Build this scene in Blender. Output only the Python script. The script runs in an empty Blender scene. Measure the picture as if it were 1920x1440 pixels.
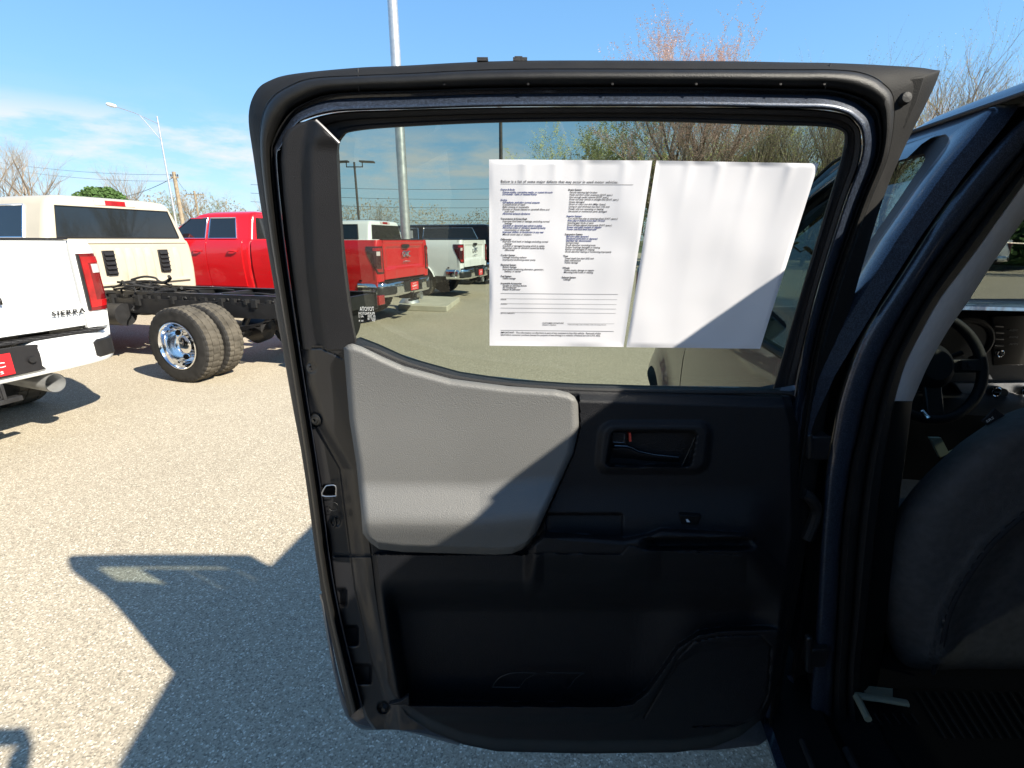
import bpy, bmesh, math, random
from mathutils import Vector, Matrix, noise
from mathutils.geometry import tessellate_polygon
random.seed(7)
S = bpy.context.scene
COL = S.collection
# ------------------------------------------------------------------ camera, world, sun, exposure
FPX = 930.0                         # focal length in pixels of the 1920 px wide photograph
TH = math.atan(270 / FPX)           # downward pitch: the horizon sits 270 px above the middle
CAMH = 1.5
cam = bpy.data.cameras.new('camera'); co = bpy.data.objects.new('camera', cam); COL.objects.link(co)
cam.sensor_width = 36; cam.lens = FPX / 1920 * 36; cam.clip_start = 0.02; cam.clip_end = 3000
co.location = (0, 0, CAMH); co.rotation_euler = (math.pi / 2 - TH, 0, 0)
S.camera = co
SUN_DIR = Vector((-0.80, 0.592, -0.735)).normalized()      # direction the light travels
SUN_EL = math.asin(-SUN_DIR.z); SUN_AZ = math.atan2(-SUN_DIR.x, -SUN_DIR.y)
w = bpy.data.worlds.new('World'); S.world = w; w.use_nodes = True
nt = w.node_tree; nt.nodes.clear()
def N(t, k, **kw):
    n = t.nodes.new(k)
    for a, b in kw.items(): setattr(n, a, b)
    return n
sky = N(nt, 'ShaderNodeTexSky', sky_type='NISHITA', sun_disc=False)
sky.sun_elevation = SUN_EL; sky.sun_rotation = SUN_AZ
sky.air_density = 1.2; sky.dust_density = 0.15; sky.ozone_density = 3.0; sky.altitude = 0
tc = N(nt, 'ShaderNodeTexCoord'); sep = N(nt, 'ShaderNodeSeparateXYZ'); nt.links.new(tc.outputs['Generated'], sep.inputs[0])
mp = N(nt, 'ShaderNodeMapping'); mp.inputs['Scale'].default_value = (4.2, 4.2, 15); mp.inputs['Location'].default_value = (.6, 1.9, .2)
nt.links.new(tc.outputs['Generated'], mp.inputs[0])
nz = N(nt, 'ShaderNodeTexNoise'); nz.inputs['Scale'].default_value = 1.7; nz.inputs['Detail'].default_value = 9; nz.inputs['Roughness'].default_value = .6
nt.links.new(mp.outputs[0], nz.inputs['Vector'])
r1 = N(nt, 'ShaderNodeValToRGB'); r1.color_ramp.elements[0].position = .41; r1.color_ramp.elements[1].position = .60
nt.links.new(nz.outputs['Fac'], r1.inputs[0])
r2 = N(nt, 'ShaderNodeValToRGB')    # clouds lie in one low band
e = r2.color_ramp.elements; e[0].position = .03; e[0].color = (0, 0, 0, 1); e[1].position = .25; e[1].color = (0, 0, 0, 1)
for p_, c_ in ((.075, .35), (.12, 1), (.16, .85), (.195, .06)):
    q = e.new(p_); q.color = (c_, c_, c_, 1)
nt.links.new(sep.outputs['Z'], r2.inputs[0])
mm = N(nt, 'ShaderNodeMath', operation='MULTIPLY'); nt.links.new(r1.outputs[0], mm.inputs[0]); nt.links.new(r2.outputs[0], mm.inputs[1])
mx = N(nt, 'ShaderNodeMix', data_type='RGBA')
hs = N(nt, 'ShaderNodeHueSaturation'); hs.inputs['Saturation'].default_value = 1.12; hs.inputs['Value'].default_value = 1.0
nt.links.new(sky.outputs[0], hs.inputs['Color'])
gr = N(nt, 'ShaderNodeValToRGB'); e = gr.color_ramp.elements     # clear spring sky: pale cyan low, deeper blue above
e[0].position = 0; e[0].color = (.40, .66, .94, 1); e[1].position = 1; e[1].color = (.075, .17, .38, 1)
for p_, c_ in ((.10, (.34, .635, .97)), (.22, (.25, .56, .96)), (.42, (.18, .44, .86)), (.65, (.125, .30, .60))):
    q = e.new(p_); q.color = (*c_, 1)
nt.links.new(sep.outputs['Z'], gr.inputs[0])
gs = N(nt, 'ShaderNodeVectorMath', operation='SCALE'); gs.inputs['Scale'].default_value = 4.3; nt.links.new(gr.outputs[0], gs.inputs[0])
sm_ = N(nt, 'ShaderNodeMix', data_type='RGBA'); sm_.inputs['Factor'].default_value = .80
nt.links.new(hs.outputs[0], sm_.inputs['A']); nt.links.new(gs.outputs[0], sm_.inputs['B'])
nt.links.new(mm.outputs[0], mx.inputs['Factor']); nt.links.new(sm_.outputs['Result'], mx.inputs['A']); mx.inputs['B'].default_value = (3.6, 3.8, 4.1, 1)
bg = N(nt, 'ShaderNodeBackground'); bg.inputs['Strength'].default_value = 0.105
out = N(nt, 'ShaderNodeOutputWorld')
nt.links.new(mx.outputs['Result'], bg.inputs[0]); nt.links.new(bg.outputs[0], out.inputs[0])
sl = bpy.data.lights.new('sun', 'SUN'); sl.energy = 5.0; sl.angle = math.radians(0.6); sl.color = (1.0, .92, .78)
so = bpy.data.objects.new('sun', sl); COL.objects.link(so); so.location = (5, -5, 12)
so.rotation_euler = SUN_DIR.to_track_quat('-Z', 'Y').to_euler()
S.view_settings.view_transform = 'Standard'; S.view_settings.look = 'None'; S.view_settings.gamma = 1
S.view_settings.use_curve_mapping = False; S.view_settings.exposure = 1.27
S.render.engine = 'CYCLES'; S.cycles.max_bounces = 8; S.cycles.transparent_max_bounces = 16

# ------------------------------------------------------------------ pixel -> place
ct, st_ = math.cos(TH), math.sin(TH)
def ray(px, py):
    u = (px - 960) / FPX; v = (720 - py) / FPX
    return Vector((u, ct + v * st_, -st_ + v * ct))
def atY(px, py, Y):
    r = ray(px, py); return Vector((0, 0, CAMH)) + r * (Y / r.y)
def atZ(px, py, Z=0.0):
    r = ray(px, py); return Vector((0, 0, CAMH)) + r * ((Z - CAMH) / r.z)
def doorY(z):                       # the open door: upright below the belt, leaning inboard above it
    if z > 1.37: return .777 - .23 * (z - 1.29)
    if z > 1.21: return .777 - .23 * (z - 1.21) ** 2 / .32
    return .777
def dr(px, py, off=0.0):
    r = ray(px, py); Y = .75
    for _ in range(8):
        t = Y / r.y; z = CAMH + r.z * t; Y = doorY(z) - off
    t = Y / r.y
    return Vector((0, 0, CAMH)) + r * t

# ------------------------------------------------------------------ materials
def mat(name, col, rough=.5, metal=0, spec=.5, coat=0, var=.0, vscale=8, bump=0, bscale=200, trans=0, emit=None, det=3, aniso=None):
    m = bpy.data.materials.new(name); m.use_nodes = True; t = m.node_tree; b = t.nodes['Principled BSDF']
    b.inputs['Base Color'].default_value = (*col, 1); b.inputs['Roughness'].default_value = rough
    b.inputs['Metallic'].default_value = metal; b.inputs['Specular IOR Level'].default_value = spec
    if coat: b.inputs['Coat Weight'].default_value = coat; b.inputs['Coat Roughness'].default_value = .04
    tcn = N(t, 'ShaderNodeTexCoord')
    if var:
        n = N(t, 'ShaderNodeTexNoise'); n.inputs['Scale'].default_value = vscale; n.inputs['Detail'].default_value = 5
        t.links.new(tcn.outputs['Object'], n.inputs['Vector'])
        r = N(t, 'ShaderNodeValToRGB'); r.color_ramp.elements[0].position = .3; r.color_ramp.elements[1].position = .7
        r.color_ramp.elements[0].color = (*[c * (1 - var) for c in col], 1); r.color_ramp.elements[1].color = (*[min(1, c * (1 + var)) for c in col], 1)
        t.links.new(n.outputs['Fac'], r.inputs[0]); t.links.new(r.outputs[0], b.inputs['Base Color'])
        mr = N(t, 'ShaderNodeMapRange'); mr.inputs['To Min'].default_value = max(0, rough - .06); mr.inputs['To Max'].default_value = min(1, rough + .08)
        t.links.new(n.outputs['Fac'], mr.inputs[0]); t.links.new(mr.outputs[0], b.inputs['Roughness'])
    if bump:
        n = N(t, 'ShaderNodeTexNoise'); n.inputs['Scale'].default_value = bscale; n.inputs['Detail'].default_value = det
        t.links.new(tcn.outputs['Object'], n.inputs['Vector'])
        bp = N(t, 'ShaderNodeBump'); bp.inputs['Strength'].default_value = bump; bp.inputs['Distance'].default_value = .002
        t.links.new(n.outputs['Fac'], bp.inputs['Height']); t.links.new(bp.outputs[0], b.inputs['Normal'])
    if emit: b.inputs['Emission Color'].default_value = (*emit, 1); b.inputs['Emission Strength'].default_value = 1
    return m
def flake_paint(name, col, rough=.32):      # metallic paint: fine flakes under clear coat
    m = mat(name, col, rough, metal=.35, coat=.6); t = m.node_tree; b = t.nodes['Principled BSDF']
    tcn = N(t, 'ShaderNodeTexCoord'); v = N(t, 'ShaderNodeTexVoronoi'); v.inputs['Scale'].default_value = 900
    t.links.new(tcn.outputs['Object'], v.inputs['Vector'])
    bp = N(t, 'ShaderNodeBump'); bp.inputs['Strength'].default_value = .25; bp.inputs['Distance'].default_value = .0006
    t.links.new(v.outputs['Color'], bp.inputs['Height']); t.links.new(bp.outputs[0], b.inputs['Normal'])
    r = N(t, 'ShaderNodeValToRGB'); r.color_ramp.elements[0].color = (*[c * .7 for c in col], 1); r.color_ramp.elements[1].color = (*[min(1, c * 2.4) for c in col], 1)
    r.color_ramp.elements[0].position = .35; r.color_ramp.elements[1].position = .95
    t.links.new(v.outputs['Color'], r.inputs[0]); t.links.new(r.outputs[0], b.inputs['Base Color'])
    return m
def glass(name, tint, refl=1.0):
    m = bpy.data.materials.new(name); m.use_nodes = True; t = m.node_tree; t.nodes.clear()
    o = N(t, 'ShaderNodeOutputMaterial'); tr = N(t, 'ShaderNodeBsdfTransparent'); tr.inputs[0].default_value = (*tint, 1)
    g = N(t, 'ShaderNodeBsdfGlossy'); g.inputs['Roughness'].default_value = .01; g.inputs['Color'].default_value = (.9, .95, .95, 1)
    f = N(t, 'ShaderNodeFresnel'); f.inputs[0].default_value = 1.5
    mu = N(t, 'ShaderNodeMath', operation='MULTIPLY'); mu.inputs[1].default_value = refl; t.links.new(f.outputs[0], mu.inputs[0])
    x = N(t, 'ShaderNodeMixShader'); t.links.new(mu.outputs[0], x.inputs[0]); t.links.new(tr.outputs[0], x.inputs[1]); t.links.new(g.outputs[0], x.inputs[2])
    t.links.new(x.outputs[0], o.inputs[0]); return m
def speckle(name, base, stops, scale, bump=.5, big=.12, patch=None, ramp2=None):
    m = mat(name, base, .85, spec=.25); t = m.node_tree; b = t.nodes['Principled BSDF']
    tcn = N(t, 'ShaderNodeTexCoord'); v = N(t, 'ShaderNodeTexVoronoi'); v.inputs['Scale'].default_value = scale
    t.links.new(tcn.outputs['Object'], v.inputs['Vector'])
    sp = N(t, 'ShaderNodeSeparateColor'); t.links.new(v.outputs['Color'], sp.inputs[0])
    r = N(t, 'ShaderNodeValToRGB'); e = r.color_ramp.elements
    e[0].position = stops[0][0]; e[0].color = (*stops[0][1], 1); e[1].position = stops[-1][0]; e[1].color = (*stops[-1][1], 1)
    for p_, c_ in stops[1:-1]: q = e.new(p_); q.color = (*c_, 1)
    t.links.new(sp.outputs[0], r.inputs[0])
    n = N(t, 'ShaderNodeTexNoise'); n.inputs['Scale'].default_value = .45; n.inputs['Detail'].default_value = 7; n.inputs['Roughness'].default_value = .62
    t.links.new(tcn.outputs['Object'], n.inputs['Vector'])
    mr = N(t, 'ShaderNodeMapRange'); mr.inputs['From Min'].default_value = .3; mr.inputs['From Max'].default_value = .7
    mr.inputs['To Min'].default_value = 1 - big; mr.inputs['To Max'].default_value = 1 + big; t.links.new(n.outputs['Fac'], mr.inputs[0])
    mu = N(t, 'ShaderNodeVectorMath', operation='SCALE'); t.links.new(r.outputs[0], mu.inputs[0]); t.links.new(mr.outputs[0], mu.inputs['Scale'])
    t.links.new(mu.outputs[0], b.inputs['Base Color'])
    n2 = N(t, 'ShaderNodeTexNoise'); n2.inputs['Scale'].default_value = scale * .8; n2.inputs['Detail'].default_value = 2
    t.links.new(tcn.outputs['Object'], n2.inputs['Vector'])
    ad = N(t, 'ShaderNodeMath', operation='ADD'); t.links.new(v.outputs['Distance'], ad.inputs[0]); t.links.new(n2.outputs['Fac'], ad.inputs[1])
    bp = N(t, 'ShaderNodeBump'); bp.inputs['Strength'].default_value = bump; bp.inputs['Distance'].default_value = .003
    t.links.new(ad.outputs[0], bp.inputs['Height']); t.links.new(bp.outputs[0], b.inputs['Normal'])
    return m
M = {}
M['asphalt'] = speckle('asphalt', (.3, .27, .22), [(0, (.20, .174, .135)), (.3, (.335, .292, .218)), (.7, (.395, .345, .264)), (.9, (.47, .415, .32)), (1, (.74, .68, .56))], 185, bump=.36, big=.08)
M['grass'] = mat('grass', (.07, .09, .03), .95, var=.4, vscale=1.2, bump=.6, bscale=30)
M['concrete'] = mat('concrete', (.42, .39, .31), .9, var=.12, vscale=3, bump=.4, bscale=90)
M['rubber'] = mat('rubber', (.012, .012, .0125), .62, spec=.35, var=.15, vscale=30, bump=.25, bscale=500)
M['seal'] = mat('seal', (.0085, .0083, .008), .46, spec=.36, var=.2, vscale=40, bump=.3, bscale=900)
M['flange'] = mat('flange_rubber', (.0085, .0083, .0082), .72, spec=.25, var=.2, vscale=30, bump=.3, bscale=700)
M['plastic'] = mat('black_plastic', (.012, .0116, .013), .52, spec=.34, var=.1, vscale=20, bump=.45, bscale=1100)
M['jamb'] = mat('jamb_paint', (.012, .012, .0135), .36, spec=.42, coat=.1, var=.15, vscale=14, bump=.08, bscale=700)
M['trim'] = mat('trim_plastic', (.0055, .006, .008), .5, spec=.30, var=.08, vscale=12, bump=.55, bscale=800)
M['trimdark'] = mat('trim_dark', (.004, .004, .0045), .6, spec=.2)
M['pad'] = mat('grey_vinyl', (.122, .122, .119), .44, spec=.4, var=.05, vscale=5, bump=.5, bscale=650, det=5)
M['blue'] = flake_paint('blue_paint', (.022, .029, .045), .36)
M['glass'] = glass('door_glass', (.43, .49, .435))
M['privacy'] = glass('privacy_glass', (.03, .035, .033))
M['clear'] = glass('clear_glass', (.66, .74, .68), .7)
M['tint'] = mat('tinted_glass', (.012, .014, .015), .03, spec=.8, coat=0)
M['paper'] = mat('paper', (.60, .60, .63), .75, spec=.2, var=.015, vscale=6)
M['ink'] = mat('ink', (.02, .02, .03), .8); M['inkblue'] = mat('ink_blue', (.01, .03, .16), .8)
M['chrome'] = mat('chrome', (.85, .86, .88), .07, metal=1, var=.02, vscale=4)
M['steel'] = mat('galvanised', (.55, .56, .56), .38, metal=.75, var=.12, vscale=9, bump=.2, bscale=60)
M['alu'] = mat('satin_metal', (.42, .43, .45), .33, metal=.9)
M['frame'] = mat('chassis_black', (.012, .012, .013), .42, spec=.5, var=.3, vscale=9, bump=.3, bscale=60)
M['darkmetal'] = mat('dark_metal', (.04, .04, .042), .45, metal=.6, var=.2, vscale=12)
M['tyre'] = mat('tyre_rubber', (.022, .021, .020), .75, spec=.3, var=.35, vscale=14, bump=.4, bscale=120)
M['tread'] = mat('tyre_tread', (.075, .067, .054), .9, spec=.2, var=.35, vscale=9, bump=.6, bscale=90)
M['white'] = mat('white_paint', (.66, .675, .68), .22, spec=.5, coat=.5, var=.01, vscale=2)
M['tan'] = mat('tan_primer', (.44, .395, .31), .38, spec=.4, coat=.2, var=.05, vscale=2.4, bump=.06, bscale=12)
M['red'] = mat('red_paint', (.50, .006, .010), .22, spec=.5, coat=.5, var=.03, vscale=2)
M['black'] = mat('black_paint', (.004, .004, .005), .2, spec=.35, coat=.25)
M['lamp'] = mat('red_lens', (.30, .004, .006), .12, spec=.6, coat=.6, var=.3, vscale=9)
M['lampmid'] = mat('red_lens_deep', (.13, .003, .005), .12, spec=.6, coat=.6, var=.3, vscale=9)
M['lampdark'] = mat('dark_lens', (.035, .004, .006), .12, spec=.6, coat=.5)
M['lampclear'] = mat('clear_lens', (.50, .42, .42), .15, spec=.6, coat=.5)
M['redtag'] = mat('red_tag', (.62, .012, .018), .4); M['whiteink'] = mat('white_print', (.8, .8, .8), .5)
M['fabric'] = mat('seat_cloth', (.080, .077, .078), .9, spec=.15, var=.15, vscale=60, bump=.7, bscale=900)
M['fabric2'] = mat('seat_piping', (.022, .022, .025), .8, spec=.2, bump=.6, bscale=500)
M['greytrim'] = mat('pillar_trim', (.74, .73, .74), .8, spec=.2, var=.06, vscale=50, bump=.5, bscale=600)
M['carpet'] = mat('carpet', (.010, .010, .011), 1, spec=.1, bump=.8, bscale=300)
M['bark'] = mat('bark', (.155, .125, .095), .95, spec=.1, var=.35, vscale=6, bump=.6, bscale=30)
M['twig'] = mat('twig', (.27, .225, .18), .95, spec=.1, var=.25, vscale=2)
M['budred'] = mat('bud_red', (.70, .52, .48), .9, spec=.1, var=.3, vscale=3)
M['leaf'] = mat('spring_leaf', (.34, .36, .13), .8, spec=.15, var=.35, vscale=1.5)
M['evergreen'] = mat('evergreen', (.05, .095, .028), .8, spec=.15, var=.45, vscale=1.5)
M['wood'] = mat('pole_wood', (.26, .21, .15), .9, spec=.15, var=.3, vscale=5, bump=.5, bscale=40)
M['darkpole'] = mat('bronze_pole', (.035, .032, .03), .45, spec=.4, var=.15, vscale=6)
M['skin'] = mat('skin', (.45, .27, .2), .55, spec=.35, var=.06, vscale=20); M['shirt'] = mat('shirt', (.08, .11, .18), .85, var=.12, vscale=20, bump=.4, bscale=200)
M['jeans'] = mat('jeans', (.045, .06, .10), .9, var=.2, vscale=30, bump=.4, bscale=300)
M['hair'] = mat('hair', (.03, .02, .014), .6)
M['emit_white'] = mat('switch_symbol', (.5, .55, .6), .5)

# ------------------------------------------------------------------ mesh helpers
ORG = Vector((0, 0, 0))
def tag(o, label=None, cat=None, group=None, kind=None):
    if label: o['label'] = label
    if cat: o['category'] = cat
    if group: o['group'] = group
    if kind: o['kind'] = kind
    return o
def empty(name, loc=(0, 0, 0), rz=0.0, label=None, cat=None, group=None):
    o = bpy.data.objects.new(name, None); COL.objects.link(o); o.location = loc; o.rotation_euler = (0, 0, rz)
    o.empty_display_size = .1
    return tag(o, label, cat, group)
class MB:
    def __init__(s): s.v = []; s.f = []; s.mi = []; s.cur = 0
    def add(s, vs, fs):
        b = len(s.v); s.v += [Vector(p) for p in vs]; s.f += [tuple(i + b for i in f) for f in fs]; s.mi += [s.cur] * len(fs)
        return s
    def box(s, a, b):
        x0, x1 = sorted((a[0], b[0])); y0, y1 = sorted((a[1], b[1])); z0, z1 = sorted((a[2], b[2]))
        return s.add([(x0, y0, z0), (x1, y0, z0), (x1, y1, z0), (x0, y1, z0), (x0, y0, z1), (x1, y0, z1), (x1, y1, z1), (x0, y1, z1)],
                     [(0, 3, 2, 1), (4, 5, 6, 7), (0, 1, 5, 4), (1, 2, 6, 5), (2, 3, 7, 6), (3, 0, 4, 7)])
    def rbox(s, c, hx, hy, hz):          # box by centre and half-axis vectors
        c, hx, hy, hz = map(Vector, (c, hx, hy, hz))
        P = [c + hx * i + hy * j + hz * k for k in (-1, 1) for i, j in ((-1, -1), (1, -1), (1, 1), (-1, 1))]
        return s.add(P, [(0, 3, 2, 1), (4, 5, 6, 7), (0, 1, 5, 4), (1, 2, 6, 5), (2, 3, 7, 6), (3, 0, 4, 7)])
    def grid(s, rows, close_u=False, close_v=False):
        n, m = len(rows), len(rows[0]); b = [p for r in rows for p in r]; f = []
        for i in range(n if close_u else n - 1):
            for j in range(m if close_v else m - 1):
                i2, j2 = (i + 1) % n, (j + 1) % m
                f.append((i * m + j, i * m + j2, i2 * m + j2, i2 * m + j))
        return s.add(b, f)
    def tube(s, pts, r, n=8, cap=True, flat=1.0):
        pts = [Vector(p) for p in pts]; k = len(pts); rs = r if isinstance(r, (list, tuple)) else [r] * k
        rows = []; up = None
        for i, p in enumerate(pts):
            d = (pts[min(i + 1, k - 1)] - pts[max(i - 1, 0)]).normalized()
            if up is None:
                a = Vector((0, 0, 1)) if abs(d.z) < .9 else Vector((1, 0, 0)); up = d.cross(a).normalized()
            up = (up - d * up.dot(d)).normalized(); sd = d.cross(up)
            rows.append([p + up * (math.cos(q) * rs[i]) + sd * (math.sin(q) * rs[i] * flat) for q in [2 * math.pi * j / n for j in range(n)]])
        b = len(s.v); s.grid(rows, close_v=True)
        if cap:
            s.f.append(tuple(b + j for j in range(n))[::-1]); s.mi.append(s.cur)
            s.f.append(tuple(b + (k - 1) * n + j for j in range(n))); s.mi.append(s.cur)
        return s
    def lathe(s, prof, c, axis, n=32):   # prof: (radius, height along axis)
        c = Vector(c); ax = Vector(axis).normalized(); a = Vector((0, 0, 1)) if abs(ax.z) < .9 else Vector((1, 0, 0))
        u = ax.cross(a).normalized(); v = ax.cross(u)
        rows = [[c + ax * h + (u * math.cos(q) + v * math.sin(q)) * r for q in [2 * math.pi * j / n for j in range(n)]] for r, h in prof]
        return s.grid(rows, close_v=True)
    def prism(s, front, depth, holes=()):  # planar loop(s) given as points; extruded by the vector depth
        loops = [list(map(Vector, front))] + [list(map(Vector, h)) for h in holes]; depth = Vector(depth)
        tri = tessellate_polygon(loops); P = [p for l in loops for p in l]; n = len(P)
        f = [tuple(t) for t in tri] + [tuple(i + n for i in t)[::-1] for t in tri]
        b = 0
        for l in loops:
            k = len(l)
            for i in range(k): f.append((b + i, b + (i + 1) % k, b + (i + 1) % k + n, b + i + n))
            b += k
        return s.add(P + [p + depth for p in P], f)
    def build(s, name, m, parent=None, bevel=0, seg=2, sharp=35, smooth=True, org=None):
        me = bpy.data.meshes.new(name); o_ = ORG if org is None else Vector(org)
        me.from_pydata([p - o_ for p in s.v], [], s.f)
        ms = m if isinstance(m, (list, tuple)) else [m]
        for q in ms: me.materials.append(q)
        if len(ms) > 1: me.polygons.foreach_set('material_index', s.mi)
        bm = bmesh.new(); bm.from_mesh(me); bmesh.ops.recalc_face_normals(bm, faces=bm.faces); bm.to_mesh(me); bm.free()
        if smooth: me.shade_smooth(); me.set_sharp_from_angle(angle=math.radians(sharp))
        o = bpy.data.objects.new(name, me); COL.objects.link(o)
        if parent: o.parent = parent
        elif o_.length: o.location = o_
        if bevel:
            md = o.modifiers.new('bevel', 'BEVEL'); md.width = bevel; md.segments = seg; md.limit_method = 'ANGLE'; md.angle_limit = math.radians(40)
        return o
def lerp(a, b, t): return a + (b - a) * t
def tab(T, x):
    if x <= T[0][0]: return T[0][1]
    for (a, b), (c, d) in zip(T, T[1:]):
        if x <= c: return b + (d - b) * (x - a) / (c - a)
    return T[-1][1]
def sm(a, b, x):
    t = max(0, min(1, (x - a) / (b - a))); return t * t * (3 - 2 * t)
def cr(P, sub=4, closed=False):          # Catmull-Rom through 2-tuples or vectors
    P = [Vector(p) for p in P]; n = len(P); out = []
    rng = range(n) if closed else range(n - 1)
    for i in rng:
        p0 = P[(i - 1) % n] if closed or i > 0 else P[0]; p1 = P[i]; p2 = P[(i + 1) % n]; p3 = P[(i + 2) % n] if closed or i + 2 < n else P[-1]
        for k in range(sub):
            t = k / sub
            out.append(.5 * ((2 * p1) + (p2 - p0) * t + (2 * p0 - 5 * p1 + 4 * p2 - p3) * t * t + (3 * p1 - p0 - 3 * p2 + p3) * t ** 3))
    if not closed: out.append(P[-1].copy())
    return out
def text_verts(s, size=1.0, bold=0.0, spacing=1.0):
    c = bpy.data.curves.new('t', 'FONT'); c.body = s; c.size = size; c.resolution_u = 2; c.space_character = spacing; c.offset = bold
    o = bpy.data.objects.new('t', c); COL.objects.link(o)
    dg = bpy.context.evaluated_depsgraph_get(); me = bpy.data.meshes.new_from_object(o.evaluated_get(dg))
    vs = [v.co.copy() for v in me.vertices]; fs = [tuple(p.vertices) for p in me.polygons]
    bpy.data.objects.remove(o); bpy.data.curves.remove(c); bpy.data.meshes.remove(me)
    return vs, fs
def text_on(mb, s, o, ux, uy, size, width=None, bold=0.0, spacing=1.0, depth=0.0):
    vs, fs = text_verts(s, 1.0, bold or depth, spacing)
    if not vs: return
    o, ux, uy = Vector(o), Vector(ux), Vector(uy); xs = max(v.x for v in vs); sx = size
    if width: sx = width / xs
    mb.add([o + ux * (v.x * sx) + uy * (v.y * size) for v in vs], fs)
# ------------------------------------------------------------------ ground
def sheet(name, x0, y0, x1, y1, z, m, label=None):
    o = MB().add([(x0, y0, z), (x1, y0, z), (x1, y1, z), (x0, y1, z)], [(0, 1, 2, 3)]).build(name, m)
    o['kind'] = 'structure'; return o
sheet('ground', -900, -900, 900, 900, -.05, M['grass'])
lot = MB().box((-70, -45, -.3), (60, 62, 0)).build('car_park', M['asphalt']); lot['kind'] = 'structure'

# ------------------------------------------------------------------ pickups of the row
def hwl(z): return tab([(.45, .93), (.6, .975), (.8, 1.0), (1.05, 1.02), (1.3, 1.012), (1.42, .995), (1.5, .965)], z)
def hwu(z): return tab([(1.46, .955), (1.52, .935), (1.7, .875), (1.88, .815), (1.955, .775), (1.995, .72), (2.02, .62), (2.032, .45), (2.036, .0)], z)
def skin_panel(mb, x0, x1, zl, zt, side, proud=0.0, nx=16, nz=9, thick=.02, wf=hwl):
    rows = []
    for i in range(nx + 1):
        x = lerp(x0, x1, i / nx); a = zl(x) if callable(zl) else zl; b = zt(x) if callable(zt) else zt
        r = [(x, side * (wf(b) - thick), b)]
        for j in range(nz, -1, -1):
            z = lerp(a, b, j / nz); r.append((x, side * (wf(z) + proud), z))
        r.append((x, side * (wf(a) - thick), a)); rows.append(r)
    rows = [[(p[0], p[1] - side * (thick + proud), p[2]) for p in rows[0]]] + rows + [[(p[0], p[1] - side * (thick + proud), p[2]) for p in rows[-1]]]
    mb.grid(rows)
def arch(xc, rad, zc, base):
    def f(x):
        d = abs(x - xc)
        return max(base, zc + math.sqrt(max(0, rad * rad - d * d))) if d < rad else base
    return f
def make_wheel(root, c, side, r=.41, wd=.27, mud=False, deep=0, rim_mat='chrome', nseg=60):
    """c: centre of the wheel; side: outward y sign; deep 1: dished dually rim, outer wheel"""
    cx, cy, cz = c; ax = (0, side, 0); h = wd / 2
    W = MB(); wheel_prof = [(r * .60, -h * .8), (r * .60, h * .8)]
    W.lathe(wheel_prof, c, ax, 24); wheel = W.build('wheel', M['darkmetal'], root)
    T = MB(); n = nseg * 2; rows = []
    prof = [(.585, .78), (.60, .90), (.68, .985), (.80, 1.0), (.90, .97), (.955, .90), (.985, .80), (1.0, .66), (1.0, .40), (.975, .385), (.975, .35), (1.0, .335), (1.0, .03)]
    prof = prof + [(a, -b) for a, b in prof[::-1]]
    for k, (a, b) in enumerate(prof):
        row = []
        for j in range(n):
            q = 2 * math.pi * j / n; rr = a * r
            if .90 <= a and abs(b) > .39:
                rr *= (1 - (.035 if mud else .020) * ((j + (1 if b > 0 else 0)) % 3 == 0))
            elif a >= .99: rr *= (1 - .014 * (j % 4 == 0))
            row.append((cx + math.cos(q) * rr, cy + side * b * h, cz + math.sin(q) * rr))
        rows.append(row)
    T.grid(rows, close_v=True)
    # tread faces get the dusty tread material
    T.mi = []
    for k in range(len(prof) - 1):
        T.mi += [1 if (prof[k][0] > .97 and prof[k + 1][0] > .97) else 0] * n
    T.build('tyre', [M['tyre'], M['tread']], wheel, sharp=9)
    R = MB()
    if deep:
        R.lathe([(r * .60, h * .92), (r * .625, h * 1.0), (r * .60, h * 1.04), (r * .57, h * .9), (r * .54, h * .2), (r * .50, -h * .35), (r * .42, -h * .75), (r * .30, -h * .8), (r * .26, -h * .4), (r * .25, h * .3), (r * .2, h * .42), (0, h * .44)], c, ax, 48)
        for k in range(8):
            q = 2 * math.pi * k / 8 + .2
            p = Vector((cx + math.cos(q) * r * .36, cy - side * h * .72, cz + math.sin(q) * r * .36))
            R.lathe([(.0, .045), (.014, .04), (.016, .0)], p, ax, 8)
        R.build('rim', M[rim_mat], wheel)
        D = MB()
        for k in range(8):
            q = 2 * math.pi * (k + .5) / 8 + .2; d = Vector((math.cos(q), 0, math.sin(q)))
            p = Vector(c) + d * (r * .47) + Vector((0, -side * h * .45, 0)); t_ = Vector((-math.sin(q), 0, math.cos(q)))
            D.prism([p + t_ * .030 * math.cos(a) + (d * .6 + Vector((0, side, 0)) * .8) * .026 * math.sin(a) - d * .004 for a in [2 * math.pi * i / 12 for i in range(12)]], -d * .004)
        D.build('rim_hole', M['trimdark'], wheel)['kind'] = 'stuff'
    else:
        R.lathe([(r * .60, h * .9), (r * .62, h * .98), (r * .59, h * .95), (r * .55, h * .5), (r * .2, h * .35), (r * .17, h * .6), (0, h * .62)], c, ax, 40)
        R.build('rim', M[rim_mat], wheel)
        D = MB()
        for k in range(6):
            q = 2 * math.pi * k / 6; d = Vector((math.cos(q), 0, math.sin(q))); t_ = Vector((-math.sin(q), 0, math.cos(q)))
            p = Vector(c) + d * r * .39 + Vector((0, side * h * .47, 0))
            D.prism([p - d * r * .12 - t_ * r * .05, p + d * r * .13 - t_ * r * .12, p + d * r * .13 + t_ * r * .12, p - d * r * .12 + t_ * r * .05], (0, -side * .01, 0))
        D.build('rim_hole', M['trimdark'], wheel)['kind'] = 'stuff'
    return wheel
def pane(mb, f, us, vs):
    rows = [[f(u, v) for v in vs] for u in us]; mb.grid(rows)
def lin(a, b, n): return [a + (b - a) * i / n for i in range(n + 1)]
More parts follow.
